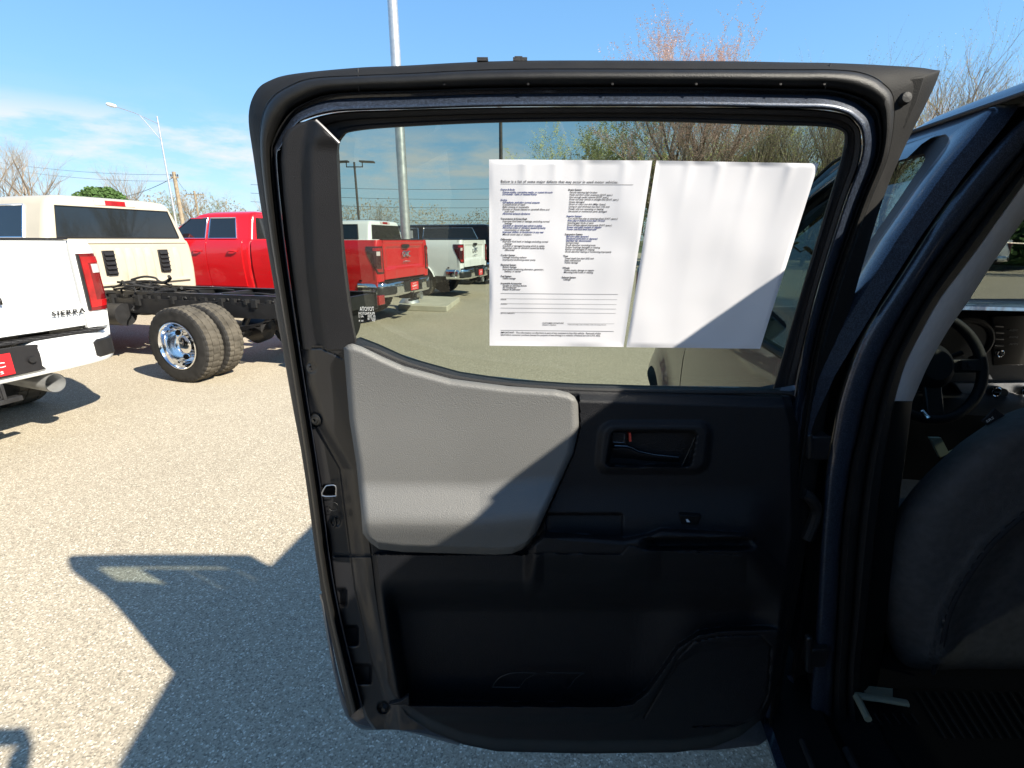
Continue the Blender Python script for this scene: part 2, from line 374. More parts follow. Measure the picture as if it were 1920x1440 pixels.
def outline_tube(f, corners, r, mb, sub=6, n=6):
    P = []
    k = len(corners)
    for i in range(k):
        a, b = corners[i], corners[(i + 1) % k]
        for t in range(sub): P.append(f(lerp(a[0], b[0], t / sub), lerp(a[1], b[1], t / sub)))
    P.append(P[0]); mb.tube(P, r, n, cap=False)

def make_truck(name, loc, rz, paint, label, kind='pickup', cabx=2.62, mud=False, bumper='chrome', detail=2, group=None, short=False):
    root = empty(name, loc, rz, label, 'suv' if kind == 'suv' else 'pickup truck', group)
    P = M[paint]; cb = .25 if kind == 'suv' else cabx; L = cabx - 2.62
    wx = 1.25; fx = 5.62 + L
    # ---- cab shell: rings that taper to the roof
    def xb(z): return cb + max(0, z - 1.5) * (.10 if kind != 'suv' else .5)
    def xf(z): return tab([(.5, 4.92), (1.45, 4.92), (1.55, 4.78), (1.95, 4.02), (2.02, 3.8), (2.036, 3.4)], z) + L
    def ring(z, wf, inset=0, n=12):
        wv = max(.02, wf(z)); x0, x1 = xb(z), xf(z); rb = min(.085, wv); rf = min(.16, wv); pts = []
        if z > 1.97: sh = (z - 1.97) / .066; x0 += .5 * sh ** 3 * .6; x1 -= .35 * sh ** 3
        for (cx, cy, r_, a0) in ((x1 - rf, wv - rf, rf, 0), (x0 + rb, wv - rb, rb, 90), (x0 + rb, -(wv - rb), rb, 180), (x1 - rf, -(wv - rf), rf, 270)):
            for i in range(7):
                a = math.radians(a0 + 90 * i / 6); pts.append((cx + r_ * math.cos(a), cy + r_ * math.sin(a), z))
        return pts
    C = MB()
    zs = [.56, .7, .9, 1.1, 1.3, 1.42, 1.48]; rows = [ring(z, hwl) for z in zs] + [ring(z, hwu) for z in (1.5, 1.54, 1.65, 1.78, 1.9, 1.955, 1.99, 2.012, 2.026, 2.034)]
    C.grid(rows, close_v=True); n_ = len(rows[0]); C.f.append(tuple(range(len(C.v) - n_, len(C.v)))); C.mi.append(0)
    cab = C.build('cab', P, root, sharp=50)
    # ---- glass and its chrome surround
    def sidef(side, pr=.004):
        return lambda x, z: (x, side * (hwu(z) + pr), z)
    dark = M['tint']
    for side in (1, -1):
        f = sidef(side); ff = sidef(side, .009)
        q = 3.66 + L
        wins = [[(2.95 + L, 1.53), (3.60 + L, 1.53), (3.60 + L, 1.90), (3.02 + L, 1.90)], [(3.68 + L, 1.53), (4.62 + L, 1.53), (4.08 + L, 1.90), (3.68 + L, 1.90)]]
        if kind == 'suv': wins.append([(.75, 1.53), (2.80, 1.53), (2.80, 1.90), (1.0, 1.90)])
        for wc in wins:
            g = MB(); rows = []
            for i in range(9):
                t = i / 8; rows.append([f(lerp(lerp(wc[0][0], wc[1][0], t), lerp(wc[3][0], wc[2][0], t), j / 5), lerp(1.53, 1.90, j / 5)) for j in range(6)])
            g.grid(rows); o = g.build('side_window', dark, root)
            tr_ = MB(); outline_tube(ff, wc, .011, tr_); tr_.build('window_trim', M['chrome'] if paint != 'white' or detail > 1 else M['frame'], o)
        # door skins proud of the shell, real gaps between
        for x0, x1 in ((2.80 + L, 3.62 + L), (3.635 + L, 4.80 + L)):
            d = MB(); skin_panel(d, x0, x1, .66, 1.495, side, .010, 6, 10, .015)
            do = d.build('door', P, root)
            hb = MB(); xh = x0 + .10; hb.tube([(xh, side * 1.035, 1.30), (xh + .03, side * 1.062, 1.305), (xh + .16, side * 1.062, 1.305), (xh + .19, side * 1.035, 1.30)], .014, 8)
            hb.build('door_handle', P, do)
        m_ = MB(); m_.box((4.42 + L, side * 1.0, 1.52), (4.50 + L, side * 1.14, 1.57)); m_.box((4.38 + L, side * 1.12, 1.50), (4.55 + L, side * 1.36, 1.80))
        m_.build('door_mirror', P if detail else M['frame'], root, bevel=.03, seg=3)
    g = MB()
    def rearf(y, z, pr=.006):
        return (xb(z) - pr, y, z)
    zt = lambda y: 1.90; hw_r = lambda z: lerp(.80, .72, (z - 1.53) / .36)
    rows = [[rearf(hw_r(z) * (2 * i / 10 - 1), z) for i in range(11)] for z in lin(1.53, 1.89, 5)]
    rear = MB().grid(rows).build('rear_window', dark, root)
    tr_ = MB(); P4 = [rearf(s_ * hw_r(z), z, .008) for s_, z in ((-1, 1.53), (1, 1.53), (1, 1.89), (-1, 1.89), (-1, 1.53))]
    tr_.tube(P4, .008, 6); tr_.build('window_seal', M['rubber'], rear)
    # third brake lamp over the rear window
    rb = MB(); zc_ = 1.955
    for (y0, y1, mi) in ((-.26, -.13, 1), (-.13, .13, 0), (.13, .26, 1)):
        rb.cur = mi; rb.box((xb(zc_) - .010, y0, zc_ - .030), (xb(zc_) + .05, y1, zc_ + .030))
    rb.build('brake_light', [M['lamp'], M['lampclear']], root)
    # windshield
    ws = MB(); ws.grid([[(xf(z) + .006 - .10 * abs(y) ** 3, y * hwu(z) * .93, z) for y in lin(-1, 1, 8)] for z in lin(1.53, 1.93, 5)]); ws.build('windshield', dark, root)
    # ---- bonnet, wings, nose
    H = MB(); xr = 4.88 + L; xn = 6.5 + L
    rows = []
    for i in range(11):
        t = i / 10; x = lerp(xr, xn, t); zt_ = lerp(1.48, 1.36, t) - .10 * sm(.85, 1, t); wv = lerp(.965, .93, t) - .12 * sm(.8, 1, t)
        rows.append([(x, wv, zt_ - .16), (x, wv - .02, zt_ - .06), (x, wv - .10, zt_), (x, wv * .5, zt_ + .035), (x, 0, zt_ + .03), (x, -wv * .5, zt_ + .035), (x, -(wv - .1), zt_), (x, -(wv - .02), zt_ - .06), (x, -wv, zt_ - .16)])
    H.grid(rows); H.build('bonnet', P, root)
    for side in (1, -1):
        fd = MB(); skin_panel(fd, 4.815 + L, 6.42 + L, arch(fx, .53, .42, .62), lambda x: lerp(1.45, 1.24, sm(4.9 + L, 6.5 + L, x)), side, .004, 26, 8, .06); fd.build('wing', P, root)
        hl = MB(); hl.box((6.28 + L, side * .66, .98), (6.50 + L, side * .97, 1.20)); hl.build('headlight', M['lampclear'], root, bevel=.03)
    nb = MB(); nb.box((6.40 + L, -.66, .72), (6.52 + L, .66, 1.24)); nb.build('grille', M['frame'], root, bevel=.03)
    fb = MB(); fb.box((6.42 + L, -.98, .50), (6.66 + L, .98, .74)); fb.build('front_bumper', M['chrome'] if bumper == 'chrome' else P, root, bevel=.04)
    # ---- chassis below
    ch = MB()
    for s_ in (1, -1): ch.box((.15 if kind != 'chassis' else .55, s_ * .40, .62), (6.2 + L, s_ * .47, .80))
    if kind != 'chassis':
        ch.tube([(wx, -.8, .42), (wx, .8, .42)], .06, 10); ch.lathe([(0, .16), (.12, .12), (.16, 0), (.12, -.12), (0, -.16)], (wx, .0, .42), (0, 1, 0), 16)
        ch.box((wx - .6, -.95, .78), (wx + .6, .95, .84))
    ch.tube([(fx, -.8, .42), (fx, .8, .42)], .05, 8); ch.box((2.9 + L, -.9, .48), (4.7 + L, .9, .60))
    ch.build('chassis', M['frame'], root)
    for side in (1, -1): make_wheel(root, (fx, side * .86, .42), side, .42, .28, mud)
    if kind == 'chassis': return root
    for side in (1, -1): make_wheel(root, (wx, side * .84, .42), side, .42, .30, mud)
    # ---- load bed or suv tail
    bx1 = cabx - .03
    for side in (1, -1):
        b = MB(); top = 1.50
        skin_panel(b, .035, bx1, arch(wx, .535, .42, .60), top, side, .003, 40, 12, .09)
        b.grid([[(x, side * (hwl(z) - .11), z) for z in lin(.9, top - .004, 3)] for x in lin(.03, bx1, 4)])
        b.grid([[(x, side * (hwl(top) + .003 - d_), top + .006) for d_ in (0, .115)] for x in lin(.03, bx1, 4)])
        bs = b.build('bed_side', P, root, sharp=40)
        lip = MB(); r_ = .525
        lip.tube([(wx + r_ * math.cos(a), side * 1.012, .42 + r_ * math.sin(a)) for a in [math.radians(d_) for d_ in range(18, 163, 6)]], .028, 8, flat=.6); lip.build('arch_trim', P if paint in ('red', 'white') and not mud else M['frame'], bs)
        dark_in = MB(); dark_in.grid([[(wx + rr * math.cos(a), side * (1.0 - d_), .42 + rr * math.sin(a)) for d_ in (0, .4)] for rr, a in [(.54, math.radians(k)) for k in range(0, 181, 12)]]); dark_in.build('wheel_well', M['frame'], bs)
        if side == 1:
            fdr = MB(); cx_, cz_ = bx1 - .32, 1.16
            fdr.prism([(cx_ + .095 * math.copysign(abs(math.cos(a)) ** .5, math.cos(a)), hwl(1.16) + .008, cz_ + .085 * math.copysign(abs(math.sin(a)) ** .5, math.sin(a))) for a in [2 * math.pi * i / 24 for i in range(24)]], (0, -.02, 0))
            fdr.build('fuel_door', P, bs, bevel=.003)
        mk = MB(); mk.box((.32, side * 1.012, .80), (.37, side * 1.022, .83)); mk.build('side_marker', M['lampdark'], bs)
    fl = MB(); fl.box((.05, -.9, .86), (bx1, .9, .90)); fl.box((bx1 - .04, -.88, .9), (bx1, .88, 1.5)); fl.build('bed_floor', P, root)
    # tailgate: relief surface
    def tg(y, z, pr=0):
        a = sm(.30, .36, abs(y)) ; d = 0
        ye = .80 - abs(y); z = z
        d -= .012 * sm(1.43, 1.47, z) * (1 - sm(1.49, 1.505, z))            # spoiler lip
        d += .026 * (sm(1.02, 1.045, z) - sm(1.35, 1.40, z)) * sm(.06, .16, ye)  # shallow central field
        d -= .016 * (1 - sm(.985, 1.02, z)) * (1 - .65 * (1 - sm(.34, .44, abs(y))))
        d += .05 * (1 - sm(0, .012, ye)) + .03 * (1 - sm(0, .012, z - .815)) + .02 * sm(1.495, 1.505, z)
        return (-.012 + d + .03 * abs(y) ** 3 - pr, y, z)
    ys = sorted(set([round(v, 4) for v in lin(-.80, .80, 56)] + [-.795, .795, -.788, .788])); zs = sorted(set([round(v, 4) for v in lin(.815, 1.505, 54)] + [.82, .827, 1.50]))
    t = MB().grid([[tg(y, z) for z in zs] for y in ys])
    t.box((.03, -.78, .83), (.07, .78, 1.50)); t.box((-.0, -.78, 1.495), (.07, .78, 1.503))
    tail = t.build('tailgate', P, root, sharp=60)
    cap = MB(); cap.box((-.022, -.80, 1.503), (.05, .80, 1.516)); cap.build('tailgate_cap', M['plastic'], tail, bevel=.004)
    hd = MB(); hd.prism([(-.018, y, z) for y, z in cr([(-.13, 1.42), (.13, 1.42), (.12, 1.37), (.06, 1.352), (-.06, 1.352), (-.12, 1.37)], 4, True)], (-.016, 0, 0)); hd.build('tailgate_handle', M['plastic'], tail, bevel=.004)
    em = MB(); text_on(em, 'GMC', (-.030, .20 if mud else .155, 1.20), (0, -1, 0), (0, 0, 1), .15, .46 if mud else .31, .022); 
    o = em.build('emblem', M['darkmetal'] if mud else M['chrome'], tail); sd_ = o.modifiers.new('t', 'SOLIDIFY'); sd_.thickness = .014; sd_.offset = 0
    em = MB()
    if mud:
        text_on(em, 'DENALI', (-.03, .23, 1.055), (0, -1, 0), (0, 0, 1), .068, .50, .010, 1.25)
        e2_ = MB(); text_on(e2_, 'SIERRA', (-.048, -.545, .935), (0, -1, 0), (0, 0, 1), .048, .24, .016, 1.2); o = e2_.build('badge', M['darkmetal'], tail); sd_ = o.modifiers.new('t', 'SOLIDIFY'); sd_.thickness = .008; sd_.offset = 0
    else: text_on(em, 'SIERRA', (-.03, .14, 1.10), (0, -1, 0), (0, 0, 1), .04, .28, .006, 1.3)
    o = em.build('badge', M['chrome'] if not mud else M['darkmetal'], tail); sd_ = o.modifiers.new('t', 'SOLIDIFY'); sd_.thickness = .008; sd_.offset = 0
    # rear corners and tail lamps
    for side in (1, -1):
        cpost = MB(); rows = []
        for z in lin(.80, 1.50, 14):
            wv = hwl(z) + .003; rr = .07; r = [(.03, side * .808, z), (.0, side * .808, z), (-.006, side * .83, z)]
            for i in range(7):
                a = math.radians(90 * i / 6); r.append((-.004 + rr - rr * math.cos(a), side * (wv - rr + rr * math.sin(a)), z))
            r.append((.10, side * wv, z)); rows.append(r)
        cpost.grid(rows); cp = cpost.build('corner_panel', P, root)
        # lamp wraps the corner
        def lampat(s, z, pr):
            wv = hwl(z) + .003; rr = .07; a0 = .045 + .02; # s 0..1 from tailgate edge round to the side
            if s < .45: return Vector((-.008 - pr, side * lerp(.835, wv - rr, s / .45), z))
            if s < .8:
                a = math.radians(90 * (s - .45) / .35); return Vector((-.004 + rr - (rr + pr) * math.cos(a), side * (wv - rr + (rr + pr) * math.sin(a)), z))
            return Vector((-.004 + rr + .16 * (s - .8) / .2, side * (wv + pr), z))
        def lamp_piece(s0f, s1f, z0, z1, pr, nz_=10, ns=14):
            m2 = MB(); rows = []
            for j in range(nz_ + 1):
                z = lerp(z0, z1, j / nz_); s0, s1 = s0f(z), s1f(z); r = [lampat(s0, z, -.01)]
                for i in range(ns + 1): r.append(lampat(lerp(s0, s1, i / ns), z, pr))
                r.append(lampat(s1, z, -.01)); rows.append(r)
            rows = [[lampat(lerp(s0f(z0), s1f(z0), i / (ns + 2)), z0, -.01) for i in range(ns + 3)]] + rows + [[lampat(lerp(s0f(z1), s1f(z1), i / (ns + 2)), z1, -.01) for i in range(ns + 3)]]
            m2.grid(rows); return m2
        lo = lambda z: tab([(.93, .02), (1.4, .0)], z); hi = lambda z: tab([(.93, .62), (1.05, .80), (1.25, .93), (1.38, .98), (1.4, .96)], z)
        lp = lamp_piece(lo, hi, .935, 1.395, .010).build('tail_lamp', M['lampdark'] if not mud else M['lampmid'], root, sharp=50)
        lamp_piece(lambda z: .10, lambda z: .30, .96, 1.37, .014).build('lamp_bar', M['lamp'], lp); lamp_piece(lambda z: .0, lambda z: .08, .94, 1.39, .013).build('lamp_edge', M['frame'], lp)
        lamp_piece(lambda z: .30, lambda z: min(hi(z) - .12, .8), 1.32, 1.37, .014, 3).build('lamp_bar', M['lamp'], lp)
        lamp_piece(lambda z: .30, lambda z: min(hi(z) - .1, .8), .965, 1.02, .014, 3).build('lamp_bar', M['lamp'], lp)
        lamp_piece(lambda z: .38, lambda z: .62, 1.24, 1.31, .016, 3).build('reversing_lens', M['lampclear'], lp)
    # bumper
    bp = MB(); path = cr([(.42, 1.015), (.20, 1.02), (.06, .995), (-.04, .92), (-.10, .78), (-.13, .55), (-.145, 0), (-.13, -.55), (-.10, -.78), (-.04, -.92), (.06, -.995), (.20, -1.02), (.42, -1.015)], 5)
    prof = [(.10, .53), (.015, .525), (0, .545), (-.006, .60), (0, .70), (.004, .755), (.02, .775), (.10, .782), (.17, .782)]
    rows = []
    for d_, z in prof:
        row = []
        for i, p in enumerate(path):
            a = path[max(0, i - 1)]; c2 = path[min(len(path) - 1, i + 1)]; tn = (c2 - a).normalized(); nrm = Vector((-tn.y, tn.x))
            if nrm.dot(Vector((1, 0)) if abs(p.y) < .9 else Vector((0, -1 if p.y > 0 else 1))) < 0: nrm = -nrm
            zz = z
            if abs(p.y) < .36 and z > .7: zz -= .06 * (1 - sm(.28, .36, abs(p.y)))
            row.append((p.x + nrm.x * d_, p.y + nrm.y * d_, zz))
        rows.append(row)
    bp.grid(rows); bo = bp.build('rear_bumper', M['chrome'] if bumper == 'chrome' else P, root, sharp=50)
    pdm = MB(); pdm.box((-.11, -.86, .780), (.04, .86, .792)); 
    for k in range(24): y = -.88 + k * .0735; pdm.box((-.11, y, .792), (.01, y + .03, .797))
    pdm.build('step_pad', M['plastic'], bo)
    for side in (1, -1):
        stp = MB(); Pf = [p for p in path if (.56 if bumper == 'chrome' else .72) < abs(p.y) <= 1.0 and p.y * side > 0 and p.x < .3]; rws = []
        for z in (.555, .57, .60, .66, .70, .715):
            rws.append([Vector((p.x, p.y, 0)) + Vector((-.010 if .56 < z < .71 else .004, side * .006 if abs(p.y) > .9 else 0, z + .02 * (k in (0, len(Pf) - 1)) * (1 if z < .63 else -1))) for k, p in enumerate(Pf)])
        stp.grid(rws); stp.build('step_recess', M['frame'], bo); continue
        stp = MB(); pts = cr([(.60, .57), (.86, .57), (.90, .60), (.90, .68), (.86, .72), (.60, .70), (.56, .66), (.56, .60)], 3, True)
        stp.prism([(-.145 + .13 * sm(.55, 1.0, y) ** 1.3 , side * y, z) for y, z in pts], (.02, 0, 0)); stp.build('step_recess', M['frame'], bo, bevel=.004)
    tgm = MB(); tgm.prism([(-.165, y, z) for y, z in cr([(-.30, .57), (.30, .57), (.33, .60), (.33, .73), (.28, .765), (-.28, .765), (-.33, .73), (-.33, .60)], 3, True)], (.03, 0, 0)); tgm.build('plate_recess', M['plastic'], bo, bevel=.005)
    lt = MB(); lt.box((-.173, -.155, .585), (-.169, .155, .735)); plate = lt.build('dealer_plate', M['redtag'], bo)
    em = MB(); text_on(em, 'GMC', (-.175, .11, .645), (0, -1, 0), (0, 0, 1), .05, .22, .003); text_on(em, 'BUICK', (-.175, .08, .70), (0, -1, 0), (0, 0, 1), .028, .16, .002)
    text_on(em, 'TRUCKS', (-.175, .09, .60), (0, -1, 0), (0, 0, 1), .028, .18, .002)
    for v in em.v: pass
    em2 = em.build('printed_text', M['whiteink'], plate) if False else None
    if em2 is None:
        o = em.build('plate_print', M['whiteink'], bo)
    kn = MB(); kn.lathe([(.0, .012), (.022, .012), (.026, 0)], (-.175, -.27, .66), (-1, 0, 0), 16); kn.build('socket_cover', M['frame'], bo)
    ht = MB(); ht.box((-.16, -.055, .42), (.15, -.042, .52)); ht.box((-.16, .042, .42), (.15, .055, .52)); ht.box((-.16, -.055, .42), (.15, .055, .432)); ht.box((-.16, -.055, .508), (.15, .055, .52)); ht.box((-.172, -.07, .41), (-.15, -.05, .53)); ht.box((-.172, .05, .41), (-.15, .07, .53)); ht.box((.0, -.40, .50), (.12, .40, .56)); ht.box((-.17, -.16, .385), (-.10, .16, .42))
    ht.build('hitch_receiver', M['darkmetal'], root, bevel=.003)
    ex = MB(); yy = -.40
    ex.tube([(.9, yy + .1, .54), (.52, yy, .47), (.50, yy, .465), (-.10, yy - .02, .435)], [.045, .05, .062, .074], 28, cap=False); ex.tube([(-.10, yy - .02, .435), (.1, yy - .01, .445)], [.070, .06], 28, cap=False)
    ex.build('exhaust_tip', M['steel'], root)
    return root

HEAD = math.atan2(.276, -.961)
hV = Vector((-.961, .276, 0)); wV = Vector((.276, .961, 0))
# rear-left corners -> origin at the rear centre
def place(rl): return Vector((rl[0], rl[1], 0)) + wV * 1.02
nearc = Vector((-3.47, 4.30, 0)) - wV * 1.02
make_truck('pickup_truck', nearc, HEAD, 'white', 'nearest white pickup at the left edge with big exhaust pipe below its bumper', bumper='body', mud=True)
make_truck('pickup_truck', place((-2.31, 8.72)), HEAD, 'red', 'red pickup with chrome bumper parked beside the tan cab and chassis')
make_truck('pickup_truck', place((-1.30, 12.95)), HEAD, 'white', 'white pickup directly beyond the red pickup, seen through the door glass', detail=1)
make_truck('sport_utility_vehicle', place((-.45, 17.2)), HEAD, 'black', 'black long-roofed vehicle with chrome window line behind the second white pickup', kind='suv', detail=1)
make_truck('pickup_truck', place((.82, 21.0)), HEAD, 'white', 'farthest white pickup of the row, just left of the taped paper', detail=1)
p = ray(1901, 450) * 23; make_truck('pickup_truck', place((p.x, p.y)), HEAD, 'white', 'distant white pickup near the trees, seen through the windshield opening', detail=1)

# ---- tan cab and chassis
A0 = atZ(343, 719)                     # where the outer left dual tyre meets the ground
AX = 1.35
org = A0 - hV * (AX + .0) + wV * 1.17
org.z = 0
tan = make_truck('chassis_cab_truck', org, HEAD, 'tan', 'tan cab and chassis truck with bare black frame and dual rear wheels', kind='chassis', cabx=3.30)
def tan_details(root):
    L = .68; cb = 3.30; P = M['tan']
    for y in (.98, .70):
        for s_ in (1, -1):
            make_wheel(root, (AX, s_ * y + s_ * .06, .41), s_, .41, .24, deep=1 if y > .9 else 0, rim_mat='chrome')
    fr = MB()
    for s_ in (1, -1):                 # C-section rails
        fr.box((-.15, s_ * .42, .66), (cb + .3, s_ * .428, .88)); fr.box((-.15, s_ * .35, .868), (cb + .3, s_ * .428, .88)); fr.box((-.15, s_ * .35, .66), (cb + .3, s_ * .428, .672))
        fr.prism([(cb - 1.0, s_ * .435, .88), (cb + .3, s_ * .435, .88), (cb + .3, s_ * .435, .46), (cb - .15, s_ * .435, .46), (cb - .8, s_ * .435, .68)], (0, -s_ * .02, 0))
    fr.build('frame_rail', M['frame'], root, bevel=.004)
    cm = MB()
    for x in (-.12, .45, .95, 1.7, 2.35, 2.95): cm.box((x, -.42, .70), (x + .07, .42, .86))
    for k in range(14):
        x = .05 + k * .21
        cm.lathe([(0, .012), (.014, .012), (.014, 0)], (x, .43, .82), (0, 1, 0), 8)
        if k % 2: cm.lathe([(0, .012), (.012, .012), (.012, 0)], (x + .06, .43, .74), (0, 1, 0), 8)
    cm.build('cross_member', M['frame'], root, bevel=.004)
    bolts = MB()
    for k in range(22):
        x = .0 + random.random() * 3.1; z = random.choice((.72, .78, .83)); bolts.lathe([(0, .02), (.011, .018), (.013, 0)], (x, .428, z), (0, 1, 0), 8)
    bo = bolts.build('bolt', M['darkmetal'], root); bo['kind'] = 'stuff'
    ax = MB(); ax.tube([(AX, -.95, .41), (AX, .95, .41)], .07, 14); ax.lathe([(0, .20), (.13, .16), (.19, 0), (.13, -.16), (0, -.2)], (AX + .0, 0, .41), (1, 0, 0), 20); ax.build('rear_axle', M['frame'], root)
    for s_ in (1, -1):
        sp = MB()
        for k in range(5):
            l_ = .72 - k * .11; pts = [(AX + l_ * t, s_ * .52, .52 - k * .014 + .12 * t * t * (l_ / .72) ** 2) for t in lin(-1, 1, 10)]
            sp.grid([[(a, b - .035, c), (a, b + .035, c), (a, b + .035, c - .012), (a, b - .035, c - .012)] for a, b, c in pts], close_v=True)
        sp.box((AX - .07, s_ * .47, .40), (AX + .07, s_ * .57, .55)); sp.tube([(AX - .05, s_ * .50, .36), (AX - .05, s_ * .50, .6)], .01, 6); sp.tube([(AX + .05, s_ * .50, .36), (AX + .05, s_ * .50, .6)], .01, 6)
        sp.build('leaf_spring', M['frame'], root)
        sh = MB(); sh.tube([(AX - .12, s_ * .44, .38), (AX - .22, s_ * .36, .62)], .035, 12); sh.tube([(AX - .22, s_ * .36, .62), (AX - .28, s_ * .34, .84)], .022, 10); sh.build('shock_absorber', M['darkmetal'], root)
    ds = MB(); ds.tube([(AX + .15, 0, .45), (cb + .6, 0, .62)], .045, 12); ds.build('drive_shaft', M['frame'], root)
    tk = MB(); tk.tube([(-.0, .0, .56), (.85, .0, .56)], .27, 24, flat=.9); tk.build('fuel_tank', M['plastic'], root, bevel=.02)
    tk = MB(); tk.tube([(cb - .45, .52, .60), (cb + .15, .52, .60)], .14, 20); tk.build('exhaust_box', M['darkmetal'], root)
    # hoses and harness behind the cab
    hs_ = MB()
    random.seed(5)
    for k in range(22):
        p0 = Vector((cb - .05 - random.random() * .2, random.uniform(.0, .56), random.uniform(.62, 1.0))); pts = [p0]
        for j in range(5): p0 = p0 + Vector((-random.uniform(.03, .22), random.uniform(-.1, .1), random.uniform(-.06, .05))); pts.append(p0)
        hs_.tube(cr(pts, 4), random.choice((.009, .014, .02)), 8)
    pc = Vector((cb - .45, .43, .86)); hs_.tube([pc + Vector((.11 * math.cos(a), .02 * math.sin(2 * a), .07 * math.sin(a))) for a in [2 * math.pi * k / 20 for k in range(21)]], .013, 8, cap=False)
    for k in range(8):
        p0 = Vector((random.uniform(.6, 2.9), random.uniform(-.2, .3), .875)); hs_.tube(cr([p0, p0 + Vector((.2, .05, .02)), p0 + Vector((.45, -.04, .0)), p0 + Vector((.7, .06, .01))], 4), .012, 6)
    for k in range(16):
        x_ = cb - .1 - .18 * k + random.uniform(-.05, .05); hs_.box((x_, .42, .70 + random.uniform(0, .08)), (x_ + random.uniform(.03, .09), .42 + random.uniform(.03, .08), .84))
    hs_.build('hose', M['rubber'], root)['kind'] = 'stuff'
    # back-of-cab sheet metal: ribs, vents, sill
    def bx(z): return cb
    for y in (-.72, -.30, -.17, -.03, .10, .46, .62, .78):
        rb = MB(); rows = []
        for z in lin(.98, 1.40, 6):
            k = 1 if .99 < z < 1.39 else 0
            rows.append([(cb + .002, y - .055, z), (cb - .013 * k - .001, y - .035, z), (cb - .013 * k - .001, y + .035, z), (cb + .002, y + .055, z)])
        rb.grid(rows).build('pressed_rib', P, root)
    for y in (.26, -.50):
        v = MB(); v.box((cb - .018, y - .075, 1.06), (cb + .0, y + .075, 1.37)); vo = v.build('cab_vent', M['plastic'], root, bevel=.006)
        for k in range(5):
            f = MB(); z = 1.075 + k * .058; f.prism([(cb - .018, y - .06, z), (cb - .018, y - .06, z + .045), (cb - .05, y - .06, z + .004)], (0, .12, 0)); f.build('louvre', M['plastic'], vo, bevel=.002)
    sl_ = MB(); sl_.box((cb - .04, -.86, .93), (cb + .01, .86, .965)); sl_.box((cb - .012, -.90, 1.455), (cb + .0, .90, 1.475)); sl_.build('cab_flange', P, root, bevel=.006)
    fl = MB(); fl.box((cb - .03, .60, .97), (cb - .002, .92, 1.0)); fl.build('cab_mount', P, root, bevel=.004)
    for s_ in (1, -1):
        tl = MB(); tl.box((-.16, s_ * .46, .70), (-.10, s_ * .60, .82)); tl.build('tail_lamp', M['lamp'], root, bevel=.008)
    hl = MB(); hl.lathe([(0, .0), (.045, .01), (.05, .05), (.0, .09)], (-.0, .46, .70), (0, 1, 0), 16); hl.build('clearance_lamp', M['chrome'], root)
tan_details(tan)
# in the photo the glass areas of parked trucks carry window stickers
# ------------------------------------------------------------------ the blue pickup whose rear door stands open
BASE = Vector((.46, .75, 0)); ORG = BASE.copy()
own = empty('pickup_truck', BASE, 0, 'dark blue crew cab pickup with its rear door wide open towards us', 'pickup truck')
cV = Vector((.165, .986, 0)).normalized(); nV = Vector((.986, -.165, 0)).normalized()
INS = [(.45, .085), (.52, .06), (.6, .02), (.8, 0), (1.05, 0), (1.2, .012), (1.28, .03), (1.4, .08), (1.5, .125), (1.6, .178), (1.68, .232), (1.72, .275), (1.745, .34), (1.76, .42)]
def SP(l, z, p=0.0):
    q = BASE + cV * l + nV * (tab(INS, z) - p); q.z = z; return q
def loftpx(rails, f, name, m, parent, sub=4, sharp=45, **k):
    """rails: list of (points, offset); same number of points in each"""
    rows = []
    for pts, off in rails:
        q = cr([(x, y, 0) for x, y in pts], sub)
        n = len(q)
        rows.append([f(p.x, p.y, tab([(i_, o_) for i_, o_ in enumerate(off)], i / sub) if isinstance(off, list) else off) for i, p in enumerate(q)])
    return MB().grid(rows).build(name, m, parent, sharp=sharp, **k)
# ---- rear door: frame rails, given as outlines traced bottom-left -> up -> over -> down
A = [(655,1345),(603,1110),(573,900),(533,650),(499,450),(476,300),(466,218),(480,171),(554,138),(668,127),(960,114),(1300,114),(1560,118),(1650,122),(1747,130),(1757,150),(1692,285),(1652,385),(1600,560),(1558,720),(1515,1000),(1450,1380)]
A2 = [(658,1343),(606,1110),(576,900),(537,650),(503,450),(482,300),(476,222),(492,178),(570,140),(670,131),(960,118),(1300,118),(1560,122),(1640,126),(1725,137),(1738,158),(1682,285),(1644,385),(1590,560),(1548,720),(1506,1000),(1448,1380)]
B = [(660,1340),(609,1110),(579,900),(540,650),(507,450),(488,300),(490,224),(508,184),(585,146),(671,141),(960,129),(1300,129),(1560,130),(1613,135),(1653,153),(1677,190),(1667,287),(1627,390),(1570,560),(1530,720),(1490,1000),(1445,1380)]
Cc = [(666,1335),(615,1110),(586,900),(547,650),(514,450),(497,300),(500,240),(522,198),(597,160),(672,153),(960,143),(1300,143),(1555,146),(1606,153),(1642,169),(1664,202),(1659,289),(1620,390),(1562,560),(1524,720),(1485,1000),(1443,1375)]
D = [(672,1330),(621,1110),(592,900),(553,650),(523,450),(508,301),(513,260),(540,215),(611,178),(673,172),(960,164),(1300,163),(1547,167),(1593,176),(1627,190),(1650,217),(1650,290),(1612,390),(1555,560),(1518,720),(1480,1000),(1440,1370)]
D2 = [(674,1329),(623,1110),(594,900),(555,650),(526,450),(511,301),(516,263),(543,218),(612,182),(674,177),(960,169),(1300,168),(1547,172),(1591,181),(1622,195),(1645,221),(1646,290),(1608,390),(1551,560),(1514,720),(1478,1000),(1438,1368)]
E = [(676,1328),(625,1110),(596,900),(557,650),(529,450),(514,301),(519,267),(546,223),(613,188),(676,183),(960,175),(1300,174),(1550,178),(1590,187),(1617,201),(1639,227),(1641,291),(1604,390),(1547,560),(1511,720),(1475,1000),(1436,1362)]
